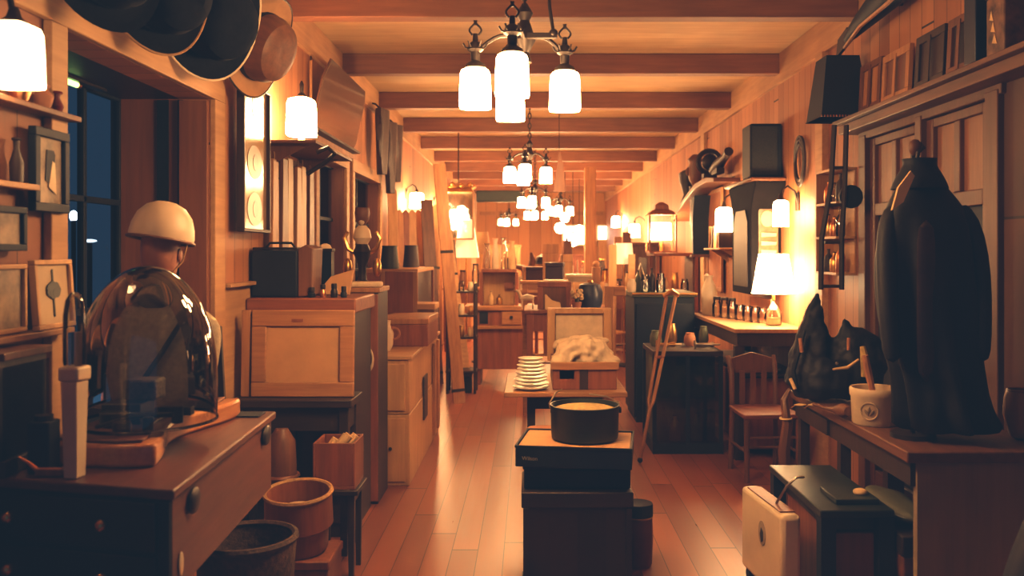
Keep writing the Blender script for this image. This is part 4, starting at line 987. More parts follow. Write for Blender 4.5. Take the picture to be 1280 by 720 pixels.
# ------------------------------------------------------------------ right of aisle: dark trunk, crutch, cabinets
t = T('dark_cabinet', 'dark cabinet with brass-edged top at right of the aisle, behind the leaning strip', 'cabinet', (1.17, 8.3, 0))
zt = Z(366, 8.0)
M().b2(-.22, .33, -.3, .42, .05, zt-.04).build('case', black, t, bevel=.006)
M().b2(-.24, .35, -.32, .44, zt-.039, zt).build('top', greenm, t, bevel=.005)
M().tube([(-.24, -.325, zt-.012), (.35, -.325, zt-.012)], .012, 8).build('brass_rail', brass, t)
M().b2(-.2, .05, -.312, -.3005, .12, zt-.1).build('door', blackg, t); M().b2(.065, .31, -.312, -.3005, .12, zt-.1).build('door', blackg, t)
M().b2(-.2, .31, -.29, .4, 0, .049).build('plinth', black, t)
for i, (px, h_, r_, m_, nm) in enumerate(((789, .12, .04, cream, 'cream jar at the left front of the dark cabinet top'), (798, .2, .03, greenm, 'tall moss green bottle on the dark cabinet top'), (806, .16, .045, GLASS, 'clear glass jar in the middle of the dark cabinet top'), (815, .22, .035, iron, 'dark tall bottle on the dark cabinet top'), (825, .17, .045, GLASS, 'clear glass jar at the right of the dark cabinet top'))):
    (jar if m_ in (cream, GLASS) else bottle)((X(px, 8.2), 8.15+.06*(i % 2), zt+.001), r_, h_, m_, nm)
t = T('folding_easel', 'little pale metal folding easel on the dark cabinet top', 'easel', (X(800, 8.5), 8.45, zt+.001)); M().tube([(-.08, 0, 0), (0, .02, .26), (.08, 0, 0)], .009, 6).tube([(-.05, 0, .09), (.05, 0, .09)], .008, 6).build('frame', steel, t); M().tube([(0, .02, .25), (0, .1, 0)], .008, 6).build('rear_leg', steel, t)
# leaning long strip
pts = [(X(800, 6.45), 6.45, .02), (X(840, 6.72), 6.72, Z(364, 6.72))]
t = T('wooden_crutch', 'long slim wooden crutch leaning right of the aisle against the dark cabinet', 'crutch', pts[0])
d = Vector(pts[1])-Vector(pts[0])
M().tube([(0, 0, 0), tuple(d*.3), tuple(d*.34 + Vector((.015, 0, 0))), tuple(d*.97 + Vector((.035, 0, 0)))], .013, 8).tube([tuple(d*.3), tuple(d*.34 + Vector((-.02, 0, 0))), tuple(d*.97 + Vector((-.035, 0, 0)))], .013, 8).build('shaft', oak, t)
M().tube([tuple(d*.97+Vector((-.06, 0, 0))), tuple(d), tuple(d*.97+Vector((.06, 0, 0)))], [.016, .022, .016], 8).build('arm_rest', brass, t)
M().tube([tuple(d*.6+Vector((-.035, 0, 0))), tuple(d*.6+Vector((.035, 0, 0)))], .013, 8).build('hand_grip', red, t)
M().sph((0, 0, .005), .02).build('rubber_foot', black, t)
# low glass showcase
t = T('glass_showcase', 'low dark showcase with greenish glass panes beside the aisle on the right', 'showcase', (1.215, 7.05, 0))
zt2 = Z(438, 6.8)
M().b2(-.27, .27, -.3, .3, zt2-.04, zt2).build('top', dark, t, bevel=.004); M().b2(-.27, .27, -.3, .3, 0, .08).build('base', black, t)
f = M()
for sx in (-.255, 0, .255): f.b2(sx-.015, sx+.015, -.3, -.27, .081, zt2-.041).b2(sx-.015, sx+.015, .27, .3, .081, zt2-.041)
f.build('frame', black, t)
M().b2(-.25, .25, -.1, .26, .081, zt2-.05).build('inner_case', greenl, t)
for s in (-1, 1): M().b2(s*.1275-.11, s*.1275+.11, -.29, -.284, .085, zt2-.045).build('pane', glass('green_glass', (.55, .62, .42), .4, .08), t)
M().b2(-.24, .24, -.26, -.11, .40, .41).build('shelf', greenm, t)
for i, (dx, h_, m_, lb) in enumerate(((-.17, .26, greenm, 'moss green bottle inside the low showcase, left'), (-.08, .2, brass, 'brass-coloured bottle inside the low showcase'), (.09, .22, khaki, 'khaki bottle inside the low showcase'), (.19, .25, greenm, 'moss green bottle inside the low showcase, right'))):
    bottle((1.215+dx, 6.87, .0815), .045, h_, m_, lb)
for i, (px, lb) in enumerate(((832, 'brass candlestick lying left on the low showcase'), (880, 'pale metal candlestick lying right on the low showcase'))):
    t = T('candlestick', lb, 'candlestick', (X(px, 6.85), 6.88, zt2+.001)); M().lathe([(.035, 0), (.035, .01), (.012, .02), (.014, .12), (.02, .13), (.02, .15)], (-.07, 0, .036), 16, mat=Matrix.Rotation(R(90), 4, 'Y')).build('stick', brass if i == 0 else steel, t); M().cyl((.08, 0, .036), (.13, 0, .036), .009).build('candle', cream, t)
# orange leaning board and box under counter
crate('tan_carton', 'orange-tan carton wedged between the leaning crutch and the lamp counter', 'carton', X(838, 8.8), X(864, 8.8), 8.82, 9.1, 0, .98, clay, paper)

# ------------------------------------------------------------------ lamp counter on the right wall
LZ = .98
t = T('lamp_counter', 'long wooden counter along the right wall with the white table lamp on it', 'counter', (1.79, 7.38, 0))
M().b2(-.275, .268, -.88, .86, LZ-.03, LZ).build('counter_top', oaky, t, bevel=.004)
M().b2(-.25, .25, -.85, .84, LZ-.13, LZ-.031).build('apron', dark, t)
for x in (-.225, .225):
    for y in (-.8, .8): M().b2(x-.035, x+.035, y-.035, y+.035, 0, LZ-.131).build('leg', dark, t)
M().b2(-.19, .25, -.8, .8, .62, .64).build('lower_shelf', darkx, t); M().b2(-.185, .25, -.76, .76, .08, .60).build('cabinet_body', red, t)
t = T('table_lamp', 'table lamp with a tapered white cloth shade on the right counter', 'lamp', (X(970, 6.82)-.02, 6.82, LZ+.001))
M().lathe([(.04, 0), (.062, .008), (.07, .05), (.064, .10), (.035, .15), (.014, .175), (.012, .20)], seg=28, cap1=False).build('glass_base', glass('amber_glass', (.95, .85, .7), .45), t, angle=180)
M().cyl((0, 0, .198), (0, 0, .28), .013).build('stem', brass, t)
M().lathe([(.035, .004), (.055, .008), (.052, .06)], seg=20).build('filling', cream, t)
m = M(); rings = []
for r_, z in ((.17, .25), (.164, .255), (.115, .55), (.11, .553)):
    rings.append([(r_*math.cos(a_)*.98, r_*math.sin(a_), z) for a_ in [2*math.pi*k/40 for k in range(40)]])
m.ring_loft(rings, False, False).build('cloth_shade', CLOTHSHADE, t)
o = T('table_clock', 'tall white bottle-shaped vase at the far end of the right counter', 'vase', (X(886, 8.0), 7.98, LZ+.001)); o.name = 'tall_vase'
M().lathe([(.06, 0), (.07, .02), (.072, .2), (.05, .28), (.03, .32), (.035, .35)], seg=20).build('body', cream, o); M().torus((0, 0, .35), .034, .006).build('rim', cream, o)
for i in range(7):
    px = 899+9.5*i; Y = 7.75-.12*i
    jar((X(px, Y)-.02, Y, LZ+.001), .042, .15 if i < 3 else .13, glass('tumbler', (.92, .84, .74), .5), ('first' 'second third fourth fifth sixth seventh'.split()[0] if 0 else ['farthest dark-lidded', 'second', 'third', 'fourth', 'fifth', 'sixth', 'nearest'][i]) + ' glass jar of the row beside the white table lamp', 'jar', lid=iron if i < 3 else None, group='glass jars in a row beside the table lamp')
t = T('copper_tray', 'long copper tray standing upright behind the row of glass jars', 'tray', (1.93, 7.35, LZ+.001), rz=0)
M().b2(-.008, .008, -.34, .34, 0, .19).build('plate', copper, t, bevel=.004); M().torus((-.004, 0, .1), .07, .006, 'x', 20).build('raised_ring', copper, t)
# red wooden chair before the counter
chair('dark red wooden chair in front of the lamp counter, facing the aisle', (1.62, 6.1, 0), 5, brown, plain('red_seat', (.17, .05, .028), .5), .80, .42)
t = T('small_cushion', 'dried flower bundle on the lower shelf of the lamp counter', 'bundle', (X(950, 6.6), 6.66, .641)); t.name = 'flower_bundle'
m = M()
for k in range(14): m.sph((.07*math.cos(k*2.4)*(k/14), .04*math.sin(k*2.4), .03+.02*(k % 4)), .022, 8)
m.build('flowers', plain('rose_dry', (.28, .12, .07), .9, var=.5, scale=30), t); M().cyl((.06, 0, .02), (.17, .0, .015), .015).build('stems', greend, t)

# ------------------------------------------------------------------ dark arched clock case, speaker, sconce shelf
cx = XR
t = T('arched_case', 'tall dark wooden case with curved flaring top on the right wall above the counter', 'clock case', (cx-.002, 7.52, LZ+.22))
prof = [(-.33, 0), (.33, 0), (.33, .66), (.35, .74), (.40, .82), (.46, .88), (.47, .92), (-.47, .92), (-.46, .88), (-.40, .82), (-.35, .74), (-.33, .66)]
M().prism(prof, 'x', -.25, -.002).build('case', plain('dark_case', (.006, .005, .005), .85, var=.4, spec=.08), t, bevel=.008)
M().b2(-.29, -.002, -.49, .49, .9205, .95).build('cornice', brown, t, bevel=.01)
gilt = plain('old_gilt', (.14, .085, .045), .35, var=.4, scale=12)
M().prism([(-.19, .05), (-.03, .05), (-.03, .68), (-.06, .76), (-.11, .79), (-.16, .76), (-.19, .68)], 'y', -.34, -.3305).build('side_panel', gilt, t)
M().prism([(-.12+.055*math.cos(q), .62+.065*math.sin(q)) for q in [2*math.pi*k/24 for k in range(24)]], 'y', -.352, -.3405).build('dial', paper, t)
for z in (.49, .42, .35, .28): M().prism([(-.17, z-.018), (-.05, z-.012), (-.045, z+.012), (-.17, z+.018)], 'y', -.350, -.3405).build('carved_band', paper, t)
M().prism([(-.24, .06), (.24, .06), (.24, .6), (.16, .7), (-.16, .7), (-.24, .6)], 'x', -.258, -.2505).build('front_door', dark, t)
t = T('loudspeaker', 'black loudspeaker cabinet standing on top of the dark arched case', 'speaker', (cx-.145, 7.26, LZ+.22+.951))
hS = .44
M().b2(-.13, .13, -.14, .14, 0, hS).build('cabinet', black, t, bevel=.015)
M().b2(-.12, .09, -.151, -.1405, .02, hS-.02).build('front_grille', plain('grille', (.016, .02, .022), .8, bmp=.4, scale=90), t, bevel=.005)
M().cyl((0, 0, hS), (0, 0, hS+.008), .05).build('top_cap', black, t)
t = T('dried_wreath', 'dark twig wreath hanging on the wall just right of the loudspeaker', 'wreath', (cx-.03, 6.62, Z(205, 6.62)))
for k in range(5): M().torus((0, .01*math.sin(k*2), .01*k), .10+.012*(k % 3), .010, 'x', 20, 1, 1.5).build('twig', dark, t)
# small lit shelf with books below left sconce
wall_shelf('small pale shelf under the left wall lamp on the right wall', XR-.001, XR-.24, 8.45, 9.2, Z(310, 8.8), palex)
for i in range(5):
    y = 8.55+.115*i
    t = T('book', ['nearest dark book leaning on the small pale wall shelf', 'second book on the small pale wall shelf, brown', 'third book on the small pale wall shelf, pale', 'fourth book on the small pale wall shelf, dark', 'farthest book on the small pale wall shelf, tan'][i], 'book', (XR-.13, y, Z(310, 8.8)+.001), rot=(12 if i % 2 else 0, 0, 0), group='books on the small pale wall shelf')
    m_ = (dark, brown, paper, dark, tan)[i]
    M().b2(-.09, .09, -.016, -.013, 0, .22).b2(-.09, .09, .013, .016, 0, .22).b2(-.094, -.09, -.016, .016, 0, .22).build('cover', m_, t); M().b2(-.0895, .085, -.0125, .0125, .004, .215).build('pages', paper, t)
# tan posters, jugs on right wall below small shelf
frame('wall_board', 'plain orange framed board on the right wall left of the dark arched case', 'panel', (XR-.028, 9.6, Z(300, 9.6)), .75, 1.1, '-x', oak, clay, .04, .025)
t = T('wall_statue', 'pale standing figurine on the counter end beneath the small pale shelf', 'figurine', (X(878, 8.25)+.02, 8.15, LZ+.001))
t.name = 'pale_figurine'
M().lathe([(.05, 0), (.055, .02), (.03, .06), (.045, .16), (.05, .22), (.025, .27), (.035, .31), (.03, .35), (.005, .37)], seg=18).build('figure', cream, t); M().b2(-.06, .06, -.05, .05, -.0005, .018).build('base', oak, t)
# long ledge with mask ornaments
t = T('curved_shelf', 'long curved wooden ledge high on the right wall carrying dark ornaments', 'shelf', (XR-.002, 9.6, Z(232, 9.6)))
L = 1.45
M().prism([(-1.0, .0), (-.6, .04), (0, .02), (.7, -.10), (1.45, -.30), (1.45, -.34), (.7, -.15), (0, -.03), (-.6, -.01), (-1.0, -.04)], 'x', -.26, -.001).build('shelf_board', brown, t, bevel=.005)
M().prism([(.5, -.11), (.62, -.13), (.6, -.4), (.54, -.42)], 'x', -.2, -.002).build('bracket', dark, t)
for i, (y, dz, m_, lb, k) in enumerate(((8.9, .045, dark, 'dark carved rifle-stock shaped ornament on the curved ledge, nearest', 0), (9.4, .035, iron, 'round dark iron trophy head on the curved ledge, second', 1), (10.2, -.065, brown, 'brown carved mask standing on the curved ledge, third', 2), (10.7, -.2, iron, 'upright dark ornament near the far end of the curved ledge', 3))):
    t = T('carved_ornament', lb, 'ornament', (XR-.14, y, Z(232, 9.6)+dz+(.03 if k < 2 else .07)))
    if k == 0: M().tube([(0, .3, .05), (0, .05, .09), (0, -.25, .13), (0, -.42, .17)], [.05, .06, .035, .045], 10).build('body', m_, t); M().b2(-.04, .04, -.05, .2, -.005, .05).build('base', dark, t)
    elif k == 1: M().torus((0, 0, .17), .12, .028, 'y', 20).sph((0, -.01, .17), (.085, .05, .09), 14).build('body', m_, t); M().b2(-.07, .07, -.06, .06, 0, .045).build('base', dark, t)
    elif k == 2: M().lathe([(.03, .03), (.07, .1), (.09, .2), (.07, .30), (.09, .34), (.03, .40)], seg=14).sph((-.085, -.01, .2), (.03, .02, .05), 8).build('body', m_, t); M().cyl((0, 0, -.02), (0, 0, .03), .07).build('base', dark, t)
    else: M().lathe([(.08, .02), (.05, .1), (.1, .26), (.11, .36), (.05, .40)], seg=14).build('body', m_, t); M().cyl((0, 0, -.05), (0, 0, .02), .09).build('base', dark, t)
# big lantern with lit shade on shelf
t = T('shelf_cabinet', 'reddish wall cabinet carrying the glass lantern on the right wall', 'cabinet', (1.78, 10.9, 0))
zc = Z(316, 10.6)
M().b2(-.28, .27, -.3, .4, zc-.04, zc).build('top', red, t, bevel=.005); M().b2(-.24, .27, -.26, .38, .0, .55).build('lower_case', red, t)
for x in (-.23, .24):
    for y in (-.25, .36): M().b2(x-.02, x+.02, y-.02, y+.02, .551, zc-.041).build('post', red, t)
M().b2(-.22, .25, -.24, .36, 1.02, 1.04).build('shelf', red, t); M().b2(.2, .26, -.22, .34, .56, zc-.05).build('back', brown, t)
for i, (dx, z, r_, h_, m_) in enumerate(((-.12, .552, .05, .2, GLASS), (.02, .552, .06, .26, cream), (-.13, 1.041, .05, .2, cream), (.0, 1.041, .045, .26, brass), (.12, 1.041, .05, .18, GLASS))):
    jar((1.78+dx, 10.78, z), r_, h_, m_, ['clear jar on the lower shelf of the reddish wall cabinet', 'cream jar on the lower shelf of the reddish wall cabinet', 'cream jar on the upper shelf of the reddish wall cabinet', 'brass jar on the upper shelf of the reddish wall cabinet', 'clear jar on the upper shelf of the reddish wall cabinet'][i])
t = T('glass_lantern', 'glass carriage lantern with a large lit white shade on the reddish wall cabinet', 'lantern', (X(827, 10.75), 10.8, zc+.001))
f = M(); a = .16
for sx in (-1, 1):
    for sy in (-1, 1): f.b2(sx*a-.01, sx*a+.01, sy*a-.01, sy*a+.01, .02, .46)
f.b2(-a-.01, a+.01, -a-.01, a+.01, 0, .02)
f.build('frame', red, t); M().lathe([(a*1.45, .46), (a*1.2, .50), (a*.75, .53), (a*.7, .58), (.03, .62)], seg=4, mat=Matrix.Rotation(R(45), 4, 'Z')).build('roof', red, t)
m = M(); rings = [[(r_*math.cos(q), r_*math.sin(q), z) for q in [2*math.pi*k/28 for k in range(28)]] for r_, z in ((.13, .16), (.128, .17), (.12, .36), (.117, .363))]
m.ring_loft(rings, False, False).build('cloth_shade', SHADE, t); M().cyl((0, 0, .02), (0, 0, .2), .02).build('stem', brass, t)
t = T('carved_bracket', 'dark curved wooden bracket right of the glass lantern', 'bracket', (XR-.002, 9.9, Z(318, 9.9)))
M().prism([(-.02, 0), (.06, 0), (.12, .3), (.08, .62), (-.08, .66), (.03, .4), (.02, .2)], 'x', -.22, -.001).build('bracket_body', black, t, bevel=.006); M().b2(-.24, -.001, -.03, .08, -.03, -.001).build('foot', brown, t)

# ------------------------------------------------------------------ right foreground: shelf unit, ladder, shade
t = T('wall_rack', 'narrow white-shelved wall rack of bottles behind the dark ladder', 'shelf', (XR-.001, 5.72, Z(340, 5.72)))
hR = Z(212, 5.72)-Z(340, 5.72)
for z in (0, .23, .45, hR): M().b2(-.13, -.001, -.18, .2, z-.015, z).build('shelf_board', palex, t)
M().b2(-.012, -.001, -.18, .2, 0, hR-.016).build('back', pale, t); M().b2(-.13, -.0125, .201, .215, -.015, hR).build('side', oak, t)
k = 0
for z in (0, .23, .45):
    for y in (5.62, 5.73, 5.84):
        k += 1
        bottle((XR-.075, y, Z(340, 5.72)+z+.001), .03, (.15, .18, .13)[k % 3], (GLASS, copper, brass, dark)[k % 4], '%s bottle on the %s shelf of the white wall rack' % ({5.62: 'nearest', 5.73: 'middle', 5.84: 'farthest'}[y], {0: 'bottom', .23: 'middle', .45: 'top'}[z]))
t = T('hanging_ladder', 'narrow dark wooden ladder hanging beside the doors on the right wall', 'ladder', (XR-.2, 5.2, Z(362, 5.2)))
x0, x1 = X(1026, 5.2)-(XR-.2), X(1052, 5.2)-(XR-.2)
xt0, xt1 = X(1043, 5.2)-(XR-.2), X(1058, 5.2)-(XR-.2)
hL = 2.30 - Z(362, 5.2)
M().tube([(x0, 0, 0), (x0+.005, 0, .3), (xt0-.02, 0, .62), (xt0, 0, hL)], .016, 8).build('rail', dark, t)
M().tube([(x1, 0, 0), (x1, 0, .3), (xt1-.01, 0, .62), (xt1, 0, hL)], .016, 8).build('rail', dark, t)
for z in (.02, .28, .5, .72): 
    q = z/hL; M().tube([(x0+(xt0-x0)*q, 0, z), (x1+(xt1-x1)*q, 0, z)], .010, 8).build('rung', dark, t)
M().cyl((xt1+.03, .0, .55), (xt1+.03, .03, .55), .07).build('pulley', black, t)
# black pyramid shade on the end of the plate rail
t = T('black_lampshade', 'large black square lampshade standing at the far end of the plate rail', 'lampshade', (XR-.165, 5.42, 2.361))
m = M(); rings = [[(.5*w_*math.cos(q)*1.41, .5*w_*math.sin(q)*1.41, z) for q in [math.pi/4+math.pi/2*k for k in range(4)]] for w_, z in ((.30, 0), (.29, .01), (.20, .38), (.19, .38), (.28, .01))]
m.ring_loft(rings, False, False).build('shade', black, t, smooth=False)
f = M(); f.torus((0, 0, .37), .05, .006, seg=16).tube([(-.095, 0, .37), (.095, 0, .37)], .004, 5).build('top_ring', iron, t)
m = M()
for k in range(17): m.cyl((-.145+.018*k, -.148, -.0), (-.145+.018*k, -.148, .012), .006, .003, 6)
m.build('fringe', red, t)
# panels leaning on plate rail
yr = 2.361
def rp(px): return XR*0+1.97*S/(px-VX)
for i, (pa, pb, pt, m1, m2, lb) in enumerate(((1076, 1102, 78, brown, oak, 'first small slatted wooden panel on the plate rail past the black lampshade'), (1104, 1138, 64, oak, brown, 'second slatted panel with pale rails on the plate rail'), (1146, 1182, 40, dark, dark, 'third tall dark panel on the plate rail above the doors'), (1186, 1216, 20, brown, dark, 'fourth tall dark panel with brown edges on the plate rail'))):
    ya, yb = rp(pa), rp(pb); yc = (ya+yb)/2; h_ = Z(pt, yc)-yr
    t = frame('slatted_board', lb, 'panel', (XR-.075, yc, yr+h_/2+.004), abs(ya-yb), h_, '-x', m1, m2, .04, .025, lean=-3)
    M().b2(-.015, .015, -.03, -.0255, -h_/2+.02, h_/2-.02).build('slat', m1, t)
t = T('tall_book', 'tall navy blue slab standing on the plate rail at upper right', 'book', (XR-.09, rp(1232), yr))
M().b2(-.07, .07, -.05, .05, 0, .42).build('cover', bluegl, t, bevel=.005); M().b2(-.066, .072, -.044, .044, .004, .416).build('pages', dark, t)
t = T('painted_tin', 'dark patterned tin with pale marks at the right end of the plate rail', 'tin', (XR-.09, rp(1262), yr))
M().b2(-.06, .06, -.07, .07, 0, .24).build('body', plain('patterned', (.12, .06, .035), .5, var=.9, scale=14), t, bevel=.006); M().b2(-.063, .063, -.073, .073, .2405, .26).build('lid', dark, t)
for k in range(3): M().prism([(-.02+.015*k, .04+.05*k), (.02+.01*k, .05+.05*k), (.0+.012*k, .085+.05*k)], 'x', -.0625, -.0605).build('painted_flower', paper, t)
# long dark carved fish/log mounted above the plate rail
t = T('carved_log', 'long dark tapering carved wooden log hung high above the plate rail', 'carving', (XR-.16, 4.45, 2.92))
pts = [(0, .85, -.12), (0, .6, -.05), (0, .3, -.01), (0, 0, .02), (0, -.3, .03), (-.0, -.62, .05), (0, -.9, .02)]
mm = M().tube(pts, [.03, .06, .085, .10, .09, .07, .03], 12)
for v in mm.bm.verts: v.co.x *= .8; v.co += noise.noise_vector(v.co*6)*.02
mm.build('body', black, t, sub=1)
M().prism([(.75, -.12), (.98, -.17), (.95, -.07), (.8, -.03)], 'x', -.01, .01).build('tail', dark, t)
M().tube([(-.05, -.35, -.04), (-.05, .1, -.085), (-.04, .5, -.10), (-.02, .8, -.15)], .012, 6).build('pale_edge', oak, t)
for y in (-.4, .4): M().cyl((0, y, .0), (.155, y, .0), .014).build('wall_peg', iron, t)

# ------------------------------------------------------------------ workbench desk on the right with crock and coat
QZ = .78
t = T('work_desk', 'long dark-edged wooden desk along the right wall in the foreground', 'desk', (1.75, 4.14, 0))
M().b2(-.295, .305, -.75, .78, QZ-.045, QZ).build('desk_top', browny, t, bevel=.006)
M().b2(-.27, .30, -.72, .76, QZ-.14, QZ-.046).build('apron', dark, t)
M().b2(-.25, .30, -.735, -.70, 0, QZ-.0455).build('end_panel', wood('grey_beige', (.26, .19, .13), (.34, .25, .17)), t)
for y in (.1, .72): M().b2(-.26, -.21, y-.025, y+.025, 0, QZ-.141).build('leg', dark, t)
M().b2(.2, .29, .65, .72, 0, QZ-.141).build('leg', dark, t)
M().b2(-.284, -.2705, .2, .6, QZ-.135, QZ-.06).build('drawer', dark, t)
t = T('stone_crock', 'cream stoneware crock with an embossed round emblem on the right desk', 'crock', (X(1094, 3.95), 3.95, QZ+.001))
M().lathe([(.094, 0), (.099, .006), (.104, .12), (.109, .128), (.110, .155), (.106, .163), (.098, .16), (.095, .14), (.09, .02)], seg=44, cap1=True).build('body', cream, t)
em = M(); Cr = .1035
def on(u, v, d): 
    an = -math.pi/2 - .62 + u/Cr; rr = Cr + d - .004*(1-v/.12)
    return (rr*math.cos(an), rr*math.sin(an), v)
em.tube([on(.037*math.cos(q), .068+.037*math.sin(q), .002) for q in [2*math.pi*k/28 for k in range(29)]], .0035, 6)
em.build('emblem_ring', plain('emblem', (.42, .32, .22), .5), t)
lf = M()
for (u, v, a_) in ((0, .072, 90), (-.011, .062, 125), (.012, .062, 55)):
    lf.tube([on(u-.016*math.cos(R(a_))+.016*2*q*math.cos(R(a_)), v-.016*math.sin(R(a_))+.032*q*math.sin(R(a_)), .002) for q in (0, .25, .5, .75, 1)], [.001, .005, .0065, .005, .001], 6)
lf.build('emblem_leaf', plain('emblem_dark', (.22, .16, .11), .5), t)
M().tube([(.02, .02, .02), (.0, .03, .14), (-.02, .04, .24), (-.03, .04, .30)], [.012, .014, .018, .014], 8).build('contents_handle', clay, t)['label'] = 'tan wooden handle sticking out'
t = T('dark_paddle', 'dark wooden scoop lying left of the cream crock on the desk', 'scoop', (X(1042, 4.12), 4.12, QZ+.012)); t.scale = (.7,)*3
M().tube([(-.02, .1, .02), (.0, .0, .03), (.03, -.1, .04), (.04, -.16, .045)], [.012, .02, .05, .03], 10).build('bowl', brown, t); M().tube([(-.02, .1, .02), (-.05, .26, .02)], .011, 8).build('handle', brown, t)
# black draped saddle shapes on the desk
t = T('leather_saddle', 'black leather saddle with tall pointed horn heaped on the far end of the right desk', 'saddle', (X(1030, 4.6), 4.6, QZ+.022))
m = M()
m.ring_loft([ering(.0, .0, z, a_, b_, 20) for z, a_, b_ in ((0.0, .16, .15), (.06, .18, .17), (.14, .165, .15), (.2, .13, .12))])
m.ring_loft([ering(cx_, .02, z, a_, b_, 16) for z, cx_, a_, b_ in ((.06, -.07, .14, .13), (.22, -.055, .11, .10), (.36, -.05, .07, .06), (.46, -.04, .04, .03), (.53, -.03, .010, .01))])
m.ring_loft([ering(cx_, .0, z, a_, b_, 16) for z, cx_, a_, b_ in ((.05, .12, .18, .15), (.18, .15, .17, .12), (.27, .17, .14, .07), (.33, .15, .085, .045), (.37, .115, .03, .03), (.41, .105, .008, .01))])
sb_ = m.build('seat_body', leather, t, remesh=.012)
dt2 = bpy.data.textures.new('crease', 'CLOUDS'); dt2.noise_scale = .09
md = sb_.modifiers.new('d', 'DISPLACE'); md.texture = dt2; md.strength = .05
for pts, r_, nm, mt in (([(-.17, -.12, .02), (-.19, -.1, .14), (-.15, -.08, .26), (-.12, -.06, .34)], .012, 'side_strap', leather), ([(-.19, -.13, .05), (-.205, -.1, .10)], .016, 'buckle_tab', paper), ([(-.02, -.19, .16), (.05, -.2, .17), (.11, -.19, .21)], .009, 'pale_strap', paper),
                   ([(.14, -.18, .12), (.15, -.17, .2), (.145, -.15, .27)], .024, 'horn_cover', straw), ([(.08, -.13, .25), (.085, -.12, .31)], .014, 'tan_tab', clay), ([(-.16, -.14, .24), (-.165, -.13, .31)], .016, 'tan_tab', clay)):
    M().tube(pts, [r_*.6]+[r_]*(len(pts)-2)+[r_*.6], 8).build(nm, mt, t)
M().sph((-.0, -.19, .19), .008).build('stud', steel, t)
for i, (px, py, lb) in enumerate(((1000, 474, 'left pale dried leaf at the far corner of the right desk'), (1017, 474, 'right pale dried leaf at the far corner of the right desk'))):
    t = T('dried_leaf', lb, 'leaf', (X(px, 4.33), 4.33, QZ+.002)); M().prism([(-.035, -.01), (0, -.025), (.035, .0), (.0, .025)], 'z', .012, .02).build('blade', paper, t, bevel=.004); M().tube([(-.03, -.01, .012), (-.05, -.02, .004)], .003, 5).build('stalk', oak, t)
t = T('twisted_cloth', 'brown twisted cloth hanging off the far front edge of the right desk', 'cloth', (1.415, 4.86, .001))
M().tube([(0, 0, .03), (0, 0, .2), (-.01, 0, .45), (.008, 0, .6), (-.005, .01, .73), (.03, .03, .787)], [.03, .024, .034, .028, .022, .01], 8).sph((0, 0, .03), (.05, .05, .03)).build('cloth', brown, t); M().torus((0, 0, .63), .03, .006).build('knot', paper, t)

# coat on a stand
t = T('hanging_coat', 'long dark leather coat hung on a stand in front of the panelled doors', 'coat', (X(1165, 3.6), 3.62, QZ+.015))
def coat_ring(z, cx_, a_, b_, amp, n=64):
    r = []
    for k in range(n):
        q = 2*math.pi*k/n; f_ = 1+amp*(math.sin(7*q+z*2)+.6*math.sin(11*q-z*3))
        r.append((cx_+a_*f_*math.cos(q), b_*f_*math.sin(q), z))
    return r
H0 = QZ+.015
def cz(py): return Z(py, 3.6)-H0
def cw(a, b): return (X((a+b)/2, 3.6)-X(1165, 3.6), (X(b, 3.6)-X(a, 3.6))/2)
rg = []
for py, a_, b_, dp, amp in ((543, 1129, 1262, .15, 0.150), (520, 1129, 1240, .14, 0.150), (470, 1126, 1229, .13, 0.135), (420, 1106, 1226, .125, 0.112), (370, 1102, 1224, .12, 0.090), (320, 1100, 1221, .12, 0.053), (290, 1102, 1217, .115, 0.030), (268, 1107, 1209, .10, .01), (250, 1114, 1199, .085, 0), (232, 1124, 1184, .07, 0), (218, 1132, 1172, .06, 0), (208, 1138, 1163, .045, 0)):
    c_, w_ = cw(a_, b_); rg.append(coat_ring(cz(py), c_, w_, dp, amp))
ct_ = M().ring_loft(rg)
for v in ct_.bm.verts: v.co += noise.noise_vector(v.co*9)*.012
ct_.build('coat_body', coatm, t, sub=1)
for (a_, b_) in ((1092, 1116), (1206, 1230)):
    c0, w0 = cw(a_, b_)
    s = -1 if a_ < 1150 else 1
    M().tube([(c0-s*.06, 0, cz(256)), (c0-s*.02, -.02, cz(275)), (c0, -.05, cz(320)), (c0+s*.004, -.07, cz(370)), (c0-s*.002, -.085, cz(420)), (c0-s*.012, -.09, cz(452))], [.03, .042, .044, .04, .037, .036], 14).build('sleeve', coatm, t, sub=1)
c0, w0 = cw(1128, 1160)
M().ring_loft([[(c0+.045*u, -.118-.012*v, z) for u, v in ((-1, 0), (-.5, .8), (.5, .8), (1, 0), (.5, -.4), (-.5, -.4))] for z in (cz(480), cz(400), cz(330), cz(272))]).build('front_placket', coatb, t, sub=1)
m = M().ring_loft([ering(cw(1136, 1168)[0], 0, cz(py), a_, b_, 24) for py, a_, b_ in ((236, .115, .10), (222, .10, .085), (205, .06, .055), (198, .07, .06))], False, False).build('collar', leather, t, sub=1)
c1 = cw(1112, 1132)[0]
M().prism([(c1-.055, cz(264)), (c1-.01, cz(254)), (c1+.035, cz(222)), (c1+.02, cz(216)), (c1-.03, cz(236))], 'y', -.10, -.085).build('lining_flap', paper, t)['label'] = 'pale lining showing at the shoulder'
M().tube([(cw(1148, 1150)[0], 0, cz(200)), (cw(1148, 1150)[0], -.01, cz(190)), (cw(1150, 1152)[0]+.02, 0, cz(184)), (cw(1150, 1152)[0]+.015, .02, cz(178))], .009, 8).build('hanger_hook', iron, t)
t = T('coat_stand', 'iron stand with a brown ball top holding up the dark coat on the desk', 'coat stand', (X(1149, 3.6), 3.66, Z(186, 3.6)))
